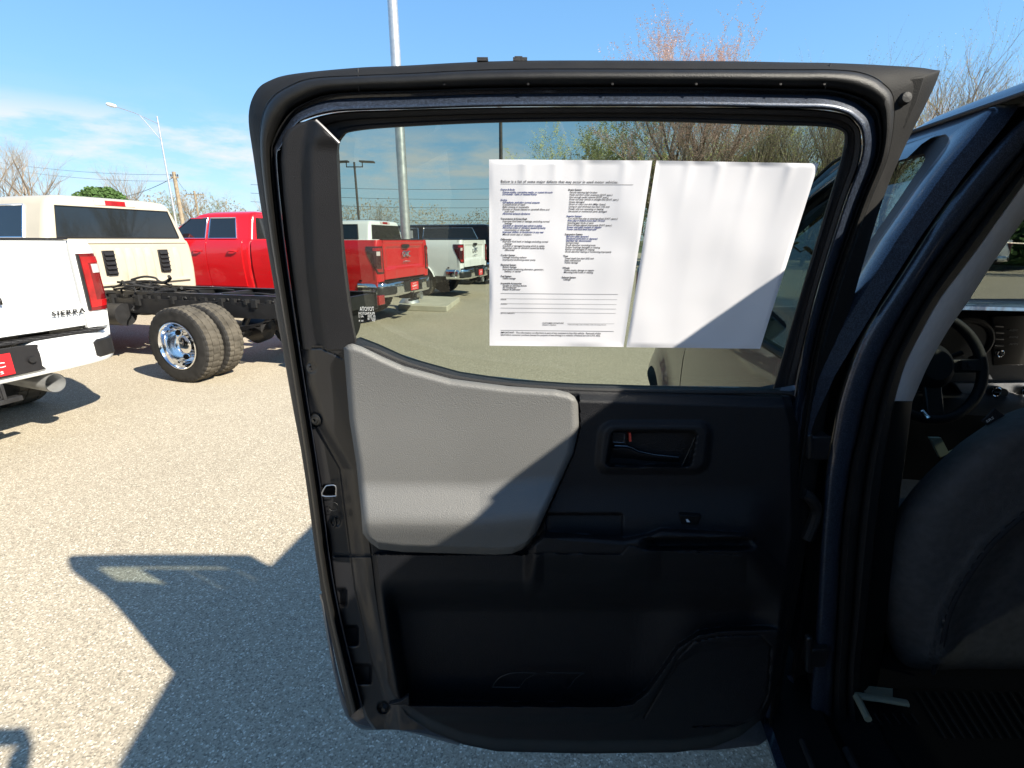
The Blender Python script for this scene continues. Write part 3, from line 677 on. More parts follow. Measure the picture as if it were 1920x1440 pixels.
Fm = [(678,1327),(627,1110),(598,900),(559,650),(531,450),(516,301),(523,272),(551,228),(620,196),(680,194),(960,186),(1300,186),(1546,190),(1586,198),(1610,211),(1630,236),(1632,293),(1596,390),(1541,560),(1505,720),(1472,1000),(1434,1358)]
G = [(680,1326),(629,1110),(600,900),(562,650),(534,450),(519,301),(528,277),(556,236),(626,212),(682,208),(960,201),(1300,201),(1540,206),(1577,212),(1600,226),(1615,252),(1612,300),(1580,390),(1528,560),(1495,720),(1470,1000),(1432,1354)]
for L_, q_ in ((A, (508,150)), (A2, (520,158)), (B, (541,161)), (Cc, (555,174)), (D, (566,195)), (D2, (568,199)), (E, (570,204)), (Fm, (577,209)), (G, (582,222))): L_.insert(8, q_)
for L_ in (A, A2, B, Cc, D, D2, E, Fm, G):
    p_, q_ = L_[12], L_[13]; L_.insert(13, (lerp(p_[0], q_[0], .72), lerp(p_[1], q_[1], .72))); p_, q_ = L_[10], L_[11]; L_.insert(11, (lerp(p_[0], q_[0], .3), lerp(p_[1], q_[1], .3)))
door = None
shell_out = [(655,1345),(603,1110),(573,900),(533,650),(640,655),(700,662),(850,712),(1080,735),(1450,740),(1556,720),(1515,1000),(1450,1380),(1425,1398),(1330,1408),(1000,1412),(870,1395),(800,1378),(752,1370),(700,1366),(670,1358)]
mb = MB(); mb.prism([dr(x, y, -.045) for x, y in shell_out], (0, .05, 0))
door = mb.build('rear_door', M['blue'], own, bevel=.006, seg=3)
door['label'] = 'open rear door seen from inside, with grey vinyl pad'
DS = door
# outer skin rim visible at the lower left corner
rim = [(598,1115),(602,1130),(612,1190),(625,1260),(640,1320),(652,1347),(668,1362),(690,1369),(752,1370),(860,1398)]
rim2 = [(606,1112),(610,1130),(620,1190),(633,1258),(648,1312),(662,1336),(680,1350),(705,1357),(760,1360),(868,1388)]
loftpx([(rim, -.09), (rim, -.055), ([(lerp(a[0], b[0], .5), lerp(a[1], b[1], .5)) for a, b in zip(rim, rim2)], -.046), (rim2, -.046), (rim2, -.07)], dr, 'skin_rim', M['blue'], DS)
K = lambda o_, n=22: o_
loftpx([(A, -.065), (A, -.045), (A2, -.026), (B, -.012)], dr, 'outer_flange', M['flange'], DS, 6, 60)
# bulb seal
mid = lambda P_, Q_, t: [(lerp(a[0], b[0], t), lerp(a[1], b[1], t)) for a, b in zip(P_, Q_)]
bul = [(B, -.024), (mid(B, D, .02), -.014), (mid(B, D, .15), -.004), (mid(B, D, .35), .001), (mid(B, D, .58), .001), (mid(B, D, .8), -.004), (mid(B, D, .95), -.014), (D, -.03)]
loftpx(bul, dr, 'weatherstrip', M['seal'], DS, 6, 60)
loftpx([(D, -.03), (mid(D, D2, .1), -.010), (mid(D, D2, .6), -.008), (D2, -.011), (D2, -.03)], dr, 'seal_lip', M['rubber'], DS, 6)
loftpx([(D2, -.030), (E, -.030), (mid(E, Fm, .1), -.013), (mid(E, Fm, .6), -.008), (Fm, -.0055), (mid(Fm, G, .25), -.0025), (mid(Fm, G, .5), -.0005), (mid(Fm, G, .68), -.0005), (mid(Fm, G, .86), -.007), (G, -.030)], dr, 'painted_frame', M['blue'], DS, 6, 60)
H_ = [(668,645),(645,450),(637,300),(636,274),(645,256),(662,247),(742,239),(940,230),(1200,228),(1440,235),(1530,237),(1574,244),(1583,262),(1573,310),(1549,390),(1498,560),(1449,729)]
G_ = [(562,650),(534,450),(519,301),(528,277),(556,236),(626,212),(742,206),(960,201),(1300,201),(1500,204),(1577,212),(1604,230),(1615,256),(1610,310),(1580,390),(1528,560),(1491,722)]
loftpx([(G_, -.020), (mid(G_, H_, .1), -.011), (mid(G_, H_, .35), -.013), (mid(G_, H_, .45), -.021), (mid(G_, H_, .7), -.022), (mid(G_, H_, .8), -.017), (mid(G_, H_, .95), -.018), (H_, -.025), (H_, -.036)], dr, 'run_channel', M['plastic'], DS, 6, 60)
# fabric strip inside the front run channel, its lit look put into the colour
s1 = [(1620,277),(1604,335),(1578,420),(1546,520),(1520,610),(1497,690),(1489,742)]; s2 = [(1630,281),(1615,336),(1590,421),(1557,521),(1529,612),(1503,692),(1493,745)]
loftpx([(s1, -.012), (mid(s1, s2, .5), -.006), (s2, -.012)], dr, 'channel_strip', mat('lit_strip', (.14, .12, .10), .8, bump=.4, bscale=500), DS, 4)
# guide clip inside the upper front corner
cl = MB(); cl.prism([dr(x, y, -.022) for x, y in cr([(1596,262),(1603,268),(1602,300),(1590,310),(1584,306),(1590,280)], 3, True)], (0, .006, 0)); cl.build('channel_clip', M['seal'], DS, bevel=.002)
fl = MB(); fl.lathe([(0, .010), (.006, .009), (.008, .004), (.008, 0)], dr(1691, 187, -.018), (0, -1, .1), 20); fl.build('corner_plug', M['rubber'], DS)
tri = MB(); tri.prism([dr(x, y, -.020) for x, y in [(1660,150),(1738,140),(1722,190),(1698,240),(1678,250),(1682,200)]], (0, .02, 0)); tri.build('corner_flap', M['flange'], DS, bevel=.003)
tip = MB(); tip.prism([dr(x, y, -.045) for x, y in [(1745,138),(1758,141),(1756,152),(1751,162),(1745,160),(1700,262),(1680,300),(1676,290)]], (0, .03, 0)); tip.build('corner_lip', M['plastic'], DS, bevel=.002)
# top clips
for x in (905, 975):
    c = MB(); c.rbox(dr(x, 114.5, -.05), (.009 if x > 950 else .007, 0, 0), (0, .008, 0), (0, 0, .002)); c.rbox(dr(x - 3, 111 if x > 950 else 113, -.05), (.005, 0, 0), (0, .005, 0), (0, 0, .002)); c.build('roof_clip', M['plastic'], DS)
for x in (833, 990, 1148, 1305, 1463, 1545):
    c = MB(); c.lathe([(0, .001), (.0016, .0008), (.0018, 0)], dr(x, 158, -.001), (0, -1, .3), 8); c.build('seal_vent', M['trimdark'], DS)
# seams of the seal
for P1, P2 in (((671,129),(673,171)), ((1557,119),(1547,167))):
    c = MB(); c.tube([dr(lerp(P1[0], P2[0], t), lerp(P1[1], P2[1], t), lerp(-.024, -.006, t) + .022 * math.sin(math.pi * max(0, t * 1.25 - .25))**.8 * .5) for t in lin(0, 1, 8)], .0009, 5); c.build('seal_joint', M['rubber'], DS)
# sash garnish, a tall black plastic cover with a raised fin
gar = [(566,652),(553,560),(540,460),(530,370),(525,300),(526,262),(536,244),(555,231),(577,225),(594,226),(618,248),(636,268),(635,290),(638,375),(645,489),(655,570),(668,636),(662,642),(640,660),(600,652)]
xl_g = [(224,585),(232,553),(244,536),(262,526),(300,524),(370,529),(460,540),(560,553),(655,566)]
xr_g = [(224,592),(232,600),(244,612),(262,630),(270,637),(290,635),(375,639),(489,646),(570,656),(636,669),(655,669)]
def sd(p, v0, v1, z):
    return sm(v0, v1, z)
rows = []
for i in range(61):
    y = lerp(224.5, 655, (i / 60) ** 1.25); a, b = tab(xl_g, y), tab(xr_g, y); r = []
    rg = tab([(224, 590), (240, 585), (262, 580), (300, 577), (400, 580), (500, 586), (600, 598), (655, 606)], y)   # crease
    for j in range(29):
        s = j / 28; x = lerp(a, b, s); e = min(x - a, b - x); 
        o = .004 * sm(0, 5, min(x - a, 6)) * 1 + .012 * sm(-14, 10, x - rg) * sm(0, 4, b - x) + .004 * sm(0, 12, x - a) - .014 * (1 - sm(0, 3, e)) 
        o += .006 * sm(0, 24, x - rg) * (1 - sm(30, 60, y - 224)) 
        r.append(dr(x, y, o - .004))
    rows.append(r)
MB().grid(rows).build('sash_cover', M['plastic'], DS, sharp=60)
fn = MB(); fn.tube([dr(x, y, .012) for x, y in cr([(592,226),(606,239),(622,255),(636,269)], 4)], .0022, 8); fn.build('sash_fin', mat('pale_edge', (.10, .10, .11), .35), DS)  # fin in a paler grey than the cover
# ---- jamb face with stamped recesses
jl = [(650,556),(700,568),(787,577),(900,597),(1000,612),(1110,627),(1230,651),(1300,668),(1345,684),(1368,700)]
jr = [(650,645),(700,652),(787,660),(900,676),(1000,690),(1110,703),(1230,722),(1300,736),(1345,765),(1368,800)]
def rrect(x, y, cx, cy, hx, hy, r):     # signed distance, negative inside
    dx, dy = abs(x - cx) - hx + r, abs(y - cy) - hy + r
    return math.hypot(max(dx, 0), max(dy, 0)) + min(max(dx, dy), 0) - r
def seg(x, y, P):                       # distance to a polyline
    best = 1e9
    for (x0, y0), (x1, y1) in zip(P, P[1:]):
        dx, dy = x1 - x0, y1 - y0; t = max(0, min(1, ((x - x0) * dx + (y - y0) * dy) / (dx * dx + dy * dy))); best = min(best, math.hypot(x - x0 - dx * t, y - y0 - dy * t))
    return best
crease = [(566,655),(568,720),(590,790),(612,830),(640,880),(650,960),(668,1100),(700,1240),(728,1320)]
def jamb_off(x, y):
    xc = tab([(p[1], p[0]) for p in crease], y)
    o = .0 - .012 * (1 - sm(-4, 26, x - xc)) + .010 * sm(0, 60, x - xc)
    o += .004 * sm(-2, 2, x - (xc - 3)) 
    for cx, cy, hx, hy in ((634,1120,17,18),(655,1192,18,20),(676,1264,22,20)):
        d = rrect(x, y, cx, cy, hx, hy, 7); o -= .016 * (1 - sm(-6, 1.0, d))
    d = math.hypot(x - 592, y - 787); o -= .005 * (1 - sm(11, 14, d)); 
    d = math.hypot(x - 585, y - 689); o -= .002 * (1 - sm(9, 11, d))
    d = rrect(x, y, 617, 920, 13, 10, 3); o -= .02 * (1 - sm(-2, 1, d))
    d = math.hypot(x - 630, y - 978); o -= .003 * (1 - sm(8, 10, d)) 
    d = math.hypot(x - 719, y - 1327); o -= .008 * (1 - sm(9, 13, d))
    o -= .004 * (1 - sm(0, 3, abs(y - 1042))) * sm(620, 630, x)
    o -= .003 * (1 - sm(0, 1.6, seg(x, y, [(566,655),(600,652),(622,662),(642,672)])))
    return o
rows = []
for i in range(300):
    y = lerp(648, 1368, i / 299); a, b = tab(jl, y), tab(jr, y); rows.append([dr(lerp(a, b, j / 46), y, jamb_off(lerp(a, b, j / 46), y) - .022 * (1 - sm(0, .06, j / 46))) for j in range(47)])
MB().grid(rows).build('door_jamb', M['jamb'], DS, sharp=60)
sc = MB(); sc.lathe([(0, .002), (.003, .002), (.0035, .004), (.0075, .0035), (.0085, .001), (.0085, -.003)], dr(585, 689, -.002), (0, -1, .1), 20); sc.build('jamb_screw', M['jamb'], DS)
sc = MB(); sc.lathe([(0, .001), (.002, .001), (.003, .005), (.0055, .005), (.006, .002), (.009, .001), (.0115, -.004)], dr(592, 787, -.003), (-.2, -1, .1), 24); sc.build('jamb_bolt', M['seal'], DS)
sc = MB(); lo_ = cr([(604,929),(610,913),(617,910),(629,911),(630,926),(628,930)], 3, True); sc.tube([dr(x, y, -.001) for x, y in lo_] + [dr(lo_[0].x if hasattr(lo_[0],'x') else 604, 929, -.001)], .0011, 6); sc.build('latch_rim', M['alu'], DS)
sc = MB(); sc.tube([dr(628, 970, .0), dr(631, 982, .001), dr(626, 988, .0)], .0018, 6); sc.lathe([(0, .003), (.002, .003), (.003, 0)], dr(630, 972, -.002), (0, -1, 0), 12); sc.build('child_lock', M['seal'], DS)
sc = MB(); sc.tube([dr(625 + 9 * math.cos(a), 950 + 8 * math.sin(a), .0005) for a in [2 * math.pi * k / 16 for k in range(17)]], .0006, 5, False); text_on(sc, 'UA', dr(619, 954, .001), (1, 0, 0), (0, 0, 1), .010, .010); sc.build('stamped_mark', M['seal'], DS)
sc = MB(); sc.lathe([(0, .003), (.004, .003), (.006, 0), (.0085, -.004)], dr(720, 1329, -.006), (-.3, -1, .2), 16); sc.build('jamb_plug', M['seal'], DS)
# door outer edge strip below the belt, glossy rubber line along the leading edge
e1 = [(517,560),(533,650),(556,780),(579,900),(596,1020),(605,1108)]; e2 = [(519,560),(536,650),(560,780),(583,900),(600,1020),(609,1108)]
loftpx([([(x - 4, y) for x, y in e1], -.075), (e1, -.045), (e2, -.043), (e2, -.06)], dr, 'edge_strip', M['rubber'], DS)
# ---- inner trim panel
pxl = [(640,643),(700,648),(787,655),(900,672),(1030,690),(1110,699),(1200,712),(1290,727),(1350,741),(1412,756)]
pxr = [(640,1475),(745,1482),(800,1496),(1000,1500),(1100,1484),(1200,1472),(1300,1458),(1412,1436)]
pT = [(0,648),(.02,642),(.06,655),(.13,682),(.25,710),(.37,725),(.52,733),(.76,739),(1,744)]
pB = [(0,1300),(.015,1325),(.04,1345),(.09,1372),(.17,1396),(.26,1409),(.5,1413),(.75,1411),(.85,1402),(.92,1382),(.97,1350),(1,1310)]
padR = [(640,1075),(728,1080),(740,1085),(800,1088),(850,1076),(930,1040),(1000,1008),(1030,992),(1060,985)]
sill = [(700,1110),(740,1322),(1150,1326),(1185,1322),(1215,1300),(1245,1258),(1275,1215),(1310,1190),(1360,1182),(1480,1180)]
def pocket_edge(x):                      # y of the pocket lip
    return tab([(700,1322),(1150,1325),(1185,1320),(1212,1300),(1242,1258),(1272,1215),(1310,1190),(1360,1182),(1480,1180)], x)
def panel_off(x, y):
    o = .030
    a, b = tab(pxl, y), tab(pxr, y)
    s = (x - a) / (b - a); yt = tab(pT, s); yb = tab(pB, s)
    e = min(y - yt, 30) ; o -= .020 * (1 - sm(0, 22, y - yt))
    o -= .030 * (1 - sm(0, 16, min(x - a, b - x))) + .035 * (1 - sm(0, 26, yb - y))
    inpad = x < tab(padR, y) and y < 1040
    # arm rest: soft shelf
    yA = tab([(690,1035),(980,1035),(1020,1000),(1170,1012),(1215,1004),(1240,994),(1400,1002),(1440,1040),(1500,1090)], x)
    arm = .050 * sm(-5, 9, y - yA) * (1 - sm(30, 105, y - yA)) * (1 - sm(1380, 1490, x)) * sm(980, 1005, x)
    o += arm
    # upper ledge behind the switch slopes
    o += .022 * sm(905, 1000, y) * (1 - sm(0, 8, y - yA)) * sm(1010, 1030, x) * (1 - sm(1400, 1480, x))
    d = rrect(x, y, 1095, 985, 72, 22, 4); o -= .012 * (1 - sm(-3, 2, d))
    # pull cup
    if 1195 < x < 1430:
        cup = sm(1195, 1235, x) * (1 - sm(1385, 1425, x)) * sm(1006, 1014, y) * (1 - sm(1022, 1034, y)); o -= .035 * cup
    # fine break line under the arm rest
    yl = tab([(680,1036),(1165,1038),(1180,1022),(1230,1030),(1380,1040)], x)
    if 990 < x < 1390: o -= .003 * (1 - sm(0, 2.2, abs(y - yl)))
    # pocket
    pe = pocket_edge(x)
    dip = .050 * sm(1085, 1150, y) * (1 - sm(-9, 1, y - pe)) * sm(0, 30, x - a - 16)
    dip *= 1 - .45 * sm(1180, 1300, x + (y - 1200) * .2) * 1
    dip *= 1 - sm(1400, 1470, x)
    o -= dip
    o += .007 * sm(-4, 3, y - pe) * (1 - sm(16, 34, y - pe))
    # speaker field
    q = seg(x, y, [(1208,1345),(1240,1290),(1270,1235),(1300,1203),(1350,1192),(1425,1190),(1445,1210),(1440,1300),(1420,1345),(1380,1360),(1300,1362)])
    o -= .0035 * (1 - sm(0, 2.5, q))
    # bezel
    d = rrect(x, y, 1226 - (y - 840) * .10, 839, 104, 47, 24); o += .010 * (1 - sm(-10, 6, d)) 
    dl = rrect(x, y, 1222 - (y - 840) * .18, 841, 80, 34, 10); o -= .034 * (1 - sm(-4, 1, dl))
    if inpad: o = min(o, .012 + .0 * x)
    return o
rows = []; NX, NY = 330, 330
for j in range(NY + 1):
    t = j / NY; r = []
    for i in range(NX + 1):
        s = i / NX; y = lerp(tab(pT, s), tab(pB, s), t); x = lerp(tab(pxl, y), tab(pxr, y), s); r.append(dr(x, y, panel_off(x, y)))
    rows.append(r)
first = [p + Vector((0, .045, 0)) for p in rows[0]]; last = [p + Vector((0, .05, 0)) for p in rows[-1]]
MB().grid([first] + rows + [last]).build('trim_panel', M['trim'], DS, sharp=70)
# grey pad
pB2 = [(0,1000),(.02,1018),(.06,1030),(.2,1035),(.5,1038),(.8,1041),(.90,1039),(.96,1030),(1,1008)]
pT2 = [(0,652),(.02,646),(.04,644),(.08,650),(.16,668),(.25,686),(.45,710),(.7,724),(.90,730),(.96,736),(.985,744),(1,758)]
pR2 = [(640,1082),(742,1084),(800,1086),(850,1075),(930,1038),(1000,1006),(1024,996),(1045,984)]
pL2 = [(640,643),(700,648),(787,655),(870,668),(960,677),(1000,680),(1045,700)]
def pad_off(x, y, s, yt, yb, a, b):
    e = min(x - a, b - x, y - yt, yb - y)
    o = .040 - .018 * (1 - math.sqrt(1 - (1 - max(0, min(1, e / 15))) ** 2))
    o += .004 * math.sin((y - 650) / 390 * 3.14)
    yr = tab([(640,978),(900,980),(1010,968)], x)
    o += .036 * sm(-80, 6, y - yr) - .022 * sm(2, 62, y - yr) 
    o -= .012 * (1 - sm(0, 16, yb - y))
    return o
rows = []; NX, NY = 190, 190
for j in range(NY + 1):
    t = j / NY; r = []
    for i in range(NX + 1):
        s = i / NX; yt, yb = tab(pT2, s), tab(pB2, s); y = lerp(yt, yb, t); a, b = tab(pL2, y), tab(pR2, y); x = lerp(a, b, s); r.append(dr(x, y, pad_off(x, y, s, yt, yb, a, b)))
    rows.append(r)
MB().grid(rows).build('vinyl_pad', M['pad'], DS, sharp=80)
bs = cr([(643,650),(700,661),(760,686),(850,712),(950,726),(1080,735),(1280,740),(1450,741),(1486,744)], 5)
c = MB(); c.tube([dr(p.x if hasattr(p, 'x') else p[0], p[1] - 5, .004) for p in bs], .0035, 8); c.build('belt_seal', M['rubber'], DS)
# inside handle: cavity liner, lever, lock knob
c = MB(); lp = [(1150,812),(1300,812),(1303,818),(1282,868),(1274,875),(1150,873),(1146,868),(1145,816)]
c.prism([dr(x, y, .001) for x, y in lp], (0, .006, 0)); hc = c.build('handle_cup', M['trimdark'], DS)
lev = [(1148,834),(1180,836),(1195,846),(1225,853),(1272,858),(1274,862),(1262,870),(1160,869),(1150,862)]
rows = []
xs = lin(1150, 1273, 24)
for x in xs:
    yt = tab([(1148,835),(1178,836),(1195,845),(1225,852),(1274,857)], x); yb = 871
    rows.append([dr(x, lerp(yt, yb, t), .012 + .012 * math.sin(math.pi * t ** .6) - .02 * t) for t in lin(0, 1, 8)])
MB().grid(rows).build('door_handle', M['trim'], DS, sharp=80)
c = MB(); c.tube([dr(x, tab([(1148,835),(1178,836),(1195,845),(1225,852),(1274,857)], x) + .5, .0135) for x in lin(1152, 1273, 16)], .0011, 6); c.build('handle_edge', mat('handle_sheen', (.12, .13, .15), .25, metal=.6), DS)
c = MB(); c.prism([dr(x, y, .020) for x, y in [(1147,810),(1176,811),(1176,833),(1147,832)]], (0, .02, 0)); kb = c.build('lock_knob', M['trim'], DS, bevel=.002, seg=3)
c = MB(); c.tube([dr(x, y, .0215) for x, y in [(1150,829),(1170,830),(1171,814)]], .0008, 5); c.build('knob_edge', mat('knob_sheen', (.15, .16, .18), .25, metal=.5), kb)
c = MB(); c.prism([dr(x, y, .018) for x, y in [(1179,812),(1183,812),(1184,828),(1180,828)]], (0, .01, 0)); c.build('lock_marker', mat('red_marker', (.5, .05, .03), .6), DS)
# cavity rim sheen
c = MB(); c.tube([dr(x, y, .030) for x, y in cr([(1153,873),(1200,876),(1270,876),(1280,870),(1303,820)], 3)], .0009, 6); c.build('cup_rim', M['seal'], DS)
# window switch
c = MB(); c.prism([dr(x, y, .052) for x, y in [(1275,966),(1316,968),(1308,985),(1278,983)]], (0, .012, .002)); sw = c.build('window_switch', M['trimdark'], DS, bevel=.0015)
c = MB(); c.prism([dr(x, y, .0535) for x, y in [(1286,974),(1290,974),(1294,979),(1288,979)]], (0, .001, 0)); c.build('switch_symbol', M['emit_white'], sw)
# bottle-holder moulding in the pocket
c = MB()
c.tube([dr(x, y, -.006) for x, y in cr([(923,1288),(935,1272),(955,1263),(975,1261),(1005,1262)], 4)], .0011, 5)
c.tube([dr(x, y, -.006) for x, y in [(923,1288),(975,1289)]] , .0011, 5)
c.tube([dr(x, y, -.006) for x, y in cr([(975,1289),(985,1275),(1008,1263),(1032,1267),(1050,1280),(1058,1289),(1067,1290)], 4)], .0009, 5)
c.tube([dr(x, y, -.006) for x, y in [(1025,1261),(1095,1262)]], .0011, 5)
c.tube([dr(x, y, -.006) for x, y in cr([(1095,1262),(1080,1272),(1067,1290)], 4)], .0009, 5)
c.build('pocket_rib', M['seal'], DS)
for q in ([(728,1322),(750,1316),(766,1306),(768,1322)],):
    c = MB(); c.prism([dr(x, y, .034) for x, y in q], (0, .01, 0)); c.build('pocket_corner', M['trim'], DS, bevel=.001)
# ---- glass
gl = [(600,652),(600,300),(640,235),(700,225),(940,218),(1200,216),(1440,222),(1600,228),(1600,300),(1565,400),(1520,560),(1470,745),(1080,745),(850,722),(750,692),(670,660)]
c = MB(); rows = []
for t in lin(0, 1, 24):
    y = lerp(216, 748, t)
    rows.append([dr(lerp(tab([(216,625),(300,612),(450,612),(640,640),(748,700)], y), tab([(216,1600),(300,1592),(560,1515),(748,1458)], y), s), y, -.025) for s in lin(0, 1, 30)])
rows2 = [[p + Vector((0, .004, 0)) for p in r] for r in rows]
gp = MB().grid(rows).build('window_glass', M['glass'], DS)
# etched mirrored marking in the lower corner
c = MB(); R_ = Vector((-1, 0, 0)); U_ = Vector((0, -.2, .97))
for s_, x, y, hh, ww in (('TOYOTA', 702, 583, .010, .0225), ('PILKINGTON', 703, 590, .0065, .0255), ('M 705', 704, 595, .005, .012), ('AS 2', 682, 595, .005, .008), ('DOT 18', 704, 599.5, .005, .012), ('TP', 704, 603, .004, .005), ('43 R', 682, 603, .004, .008)):
    text_on(c, s_, dr(x, y, -.023), R_, U_, hh, ww)
c.build('glass_marking', mat('etched', (.75, .78, .78), .7), gp)
# ---- rest of the truck
def sgrid(name, l0, l1, z0, z1, m, nl=12, nz=10, p=0.0, parent=own, thick=.03, lt=None, **k):
    rows = []
    for l in lin(0, 1, nl):
        rr = []
        for z in lin(0, 1, nz):
            zz = lerp(z0(l) if callable(z0) else z0, z1(l) if callable(z1) else z1, z); rr.append(SP(lerp(l0, l1, l), zz, p))
        rows.append([rr[0] + nV * thick] + rr + [rr[-1] + nV * thick])
    rows = [[q + nV * thick for q in rows[0]]] + rows + [[q + nV * thick for q in rows[-1]]]
    return MB().grid(rows).build(name, m, parent, **k)
fd = sgrid('front_door', .045, 1.06, .56, 1.285, M['blue'], sharp=40, label=None) if False else sgrid('front_door', .045, 1.06, .56, 1.285, M['blue'], sharp=40)
c = MB()
ztop = [(.045, 1.30), (.10, 1.66), (.16, 1.70), (.52, 1.70), (.60, 1.665), (1.08, 1.28)]
def fr_pt(l, z, p): return SP(l, z, p)
outer = cr([(.045, 1.28, 0), (.07, 1.50, 0), (.095, 1.66, 0), (.13, 1.695, 0), (.20, 1.70, 0), (.50, 1.695, 0), (.58, 1.66, 0), (.80, 1.50, 0), (1.08, 1.28, 0)], 5)
inner = cr([(.13, 1.275, 0), (.15, 1.50, 0), (.165, 1.60, 0), (.19, 1.632, 0), (.24, 1.638, 0), (.44, 1.636, 0), (.50, 1.605, 0), (.70, 1.455, 0), (.94, 1.275, 0)], 5)
rows = []
for pr, t in ((-.03, 0), (0.0, 0), (.004, .06), (.004, .55), (.001, .6), (.001, .95), (-.01, 1)):
    rows.append([SP(lerp(a.x, b.x, t), lerp(a.y, b.y, t), pr) for a, b in zip(outer, inner)])
g_ = MB().grid(rows); n_ = len(outer) - 1; g_.mi = []
for k in range(len(rows) - 1): g_.mi += [1 if k >= 3 else 0] * n_
g_.build('window_frame', [M['blue'], M['plastic']], fd, sharp=40)
rows = [[SP(lerp(.12, lerp(.97, .46, sm(1.27, 1.64, z)), s), z, -.012) for s in lin(0, 1, 6)] for z in lin(1.26, 1.64, 8)]
MB().grid(rows).build('window_glass', M['clear'], fd)
c = MB(); c.tube([SP(l, 1.287, .003) for l in lin(.05, 1.02, 10)], .008, 8); c.build('belt_seal', M['rubber'], fd)
c = MB(); c.tube([SP(l, z, .012) for l, z in [(.16, 1.10), (.19, 1.10), (.34, 1.10), (.37, 1.10)]], .015, 10, flat=.6); c.tube([SP(.18, 1.10, .05), SP(.35, 1.10, .05)], .014, 10); c.build('door_handle', M['blue'], fd)
# rain guard over the front window
c = MB(); vg = [(.20, 1.655), (.46, 1.652), (.53, 1.615), (.74, 1.46), (.95, 1.29)]
c.grid([[SP(l, z + .016, .006) for l, z in vg], [SP(l, z, .016) for l, z in vg], [SP(l - .006, z - .022, .022) for l, z in vg]]); c.build('rain_guard', M['black'], fd)
# door mirror
c = MB(); mc = SP(.98, 1.34, .14); c.rbox(mc, nV * .11, cV * .045, (0, 0, .085)); mo = c.build('door_mirror', M['blue'], own, bevel=.03, seg=4)
c = MB(); c.rbox(SP(.95, 1.335, .14) - cV * .017, nV * .095, cV * .003, (0, 0, .07)); c.build('mirror_glass', M['chrome'], mo, bevel=.004)
c = MB(); c.tube([SP(.99, 1.29, -.01), SP(.985, 1.285, .06)], .022, 10); c.build('mirror_arm', M['plastic'], mo)
# wing with arch, wheel
def archl(l): 
    L_ = lerp(1.075, 2.15, l); d = abs(L_ - 1.60)
    return max(.56, .40 + math.sqrt(max(0, .50 ** 2 - d * d))) if d < .50 else .56
rows = []
for i in range(41):
    l = i / 40; L_ = lerp(1.075, 2.15, l); za = archl(l); zt = 1.20 - .05 * l; rr = []
    for t in lin(0, 1, 10):
        z = lerp(za, zt, t); q = SP(L_, z, .0); q += nV * (-.035 * (1 - sm(.0, .14, abs(math.hypot(L_ - 1.60, z - .40) - .50))) + .10 * sm(1.8, 2.2, L_) ** 2 + .03 * sm(zt - .08, zt, z)); rr.append(q)
    rows.append([rr[0] + nV * .08] + rr + [rr[-1] + nV * .09 + Vector((0, 0, .02))])
MB().grid(rows).build('wing', M['blue'], own)
def own_wheel(l):
    c_ = SP(l, .39, -.13); W = MB(); ax = -nV; r = .385; h = .13
    W.lathe([(.22, -.1), (.22, .1)], c_, ax, 24); wo = W.build('wheel', M['darkmetal'], own)
    T = MB(); prof = [(.6, .8), (.62, .95), (.8, 1), (.94, .9), (1, .68), (1, -.68), (.94, -.9), (.8, -1), (.6, -.8)]
    T.lathe([(a * r, b * h) for a, b in prof], c_, ax, 64); T.build('tyre', M['tyre'], wo)
    R = MB(); R.lathe([(.23, .11), (.235, .12), (.22, .10), (.20, .04), (.07, .06), (.06, .09), (0, .09)], c_, ax, 40); R.build('rim', M['alu'], wo)
own_wheel(1.60); own_wheel(-1.55)
# bonnet
rows = []
for t in lin(0, 1, 10):
    l = lerp(1.12, 2.35, t); zc = lerp(1.235, 1.13, t) - .08 * sm(.85, 1, t)
    rr = []
    for s in lin(0, 1, 16):
        wd = lerp(.09 + .05 * t, 1.76 - .05 * t, s); e = min(wd - .07, 1.79 - wd); q = BASE + cV * l + nV * wd; q.z = zc + .035 * sm(0, .3, e) + .02 * sm(.15, .35, e) * sm(0, .2, t) - .03 * (1 - sm(0, .05, e)); rr.append(q)
    rows.append(rr)
MB().grid(rows).build('bonnet', M['blue'], own, sharp=60)
def Q(l, wd, z): q = BASE + cV * l + nV * wd; q.z = z; return q
c = MB()
for a, b, z0, z1 in ((1.10, 2.30, .55, .9),): c.add([Q(a, .25, z0), Q(b, .25, z0), Q(b, 1.60, z0), Q(a, 1.60, z0), Q(a, .25, z1), Q(b, .25, z1), Q(b, 1.60, z1), Q(a, 1.60, z1)], [(0, 1, 2, 3), (4, 5, 6, 7), (0, 1, 5, 4), (1, 2, 6, 5), (2, 3, 7, 6), (3, 0, 4, 7)])
c.build('engine_bay', M['frame'], own)
c = MB(); rows = [[Q(2.30 + .05 * math.sin(s * 3.14), lerp(.12, 1.74, s), z) for s in lin(0, 1, 10)] for z in (.5, .7, .9, 1.08, 1.12)]; c.grid(rows); c.build('grille', M['frame'], own)
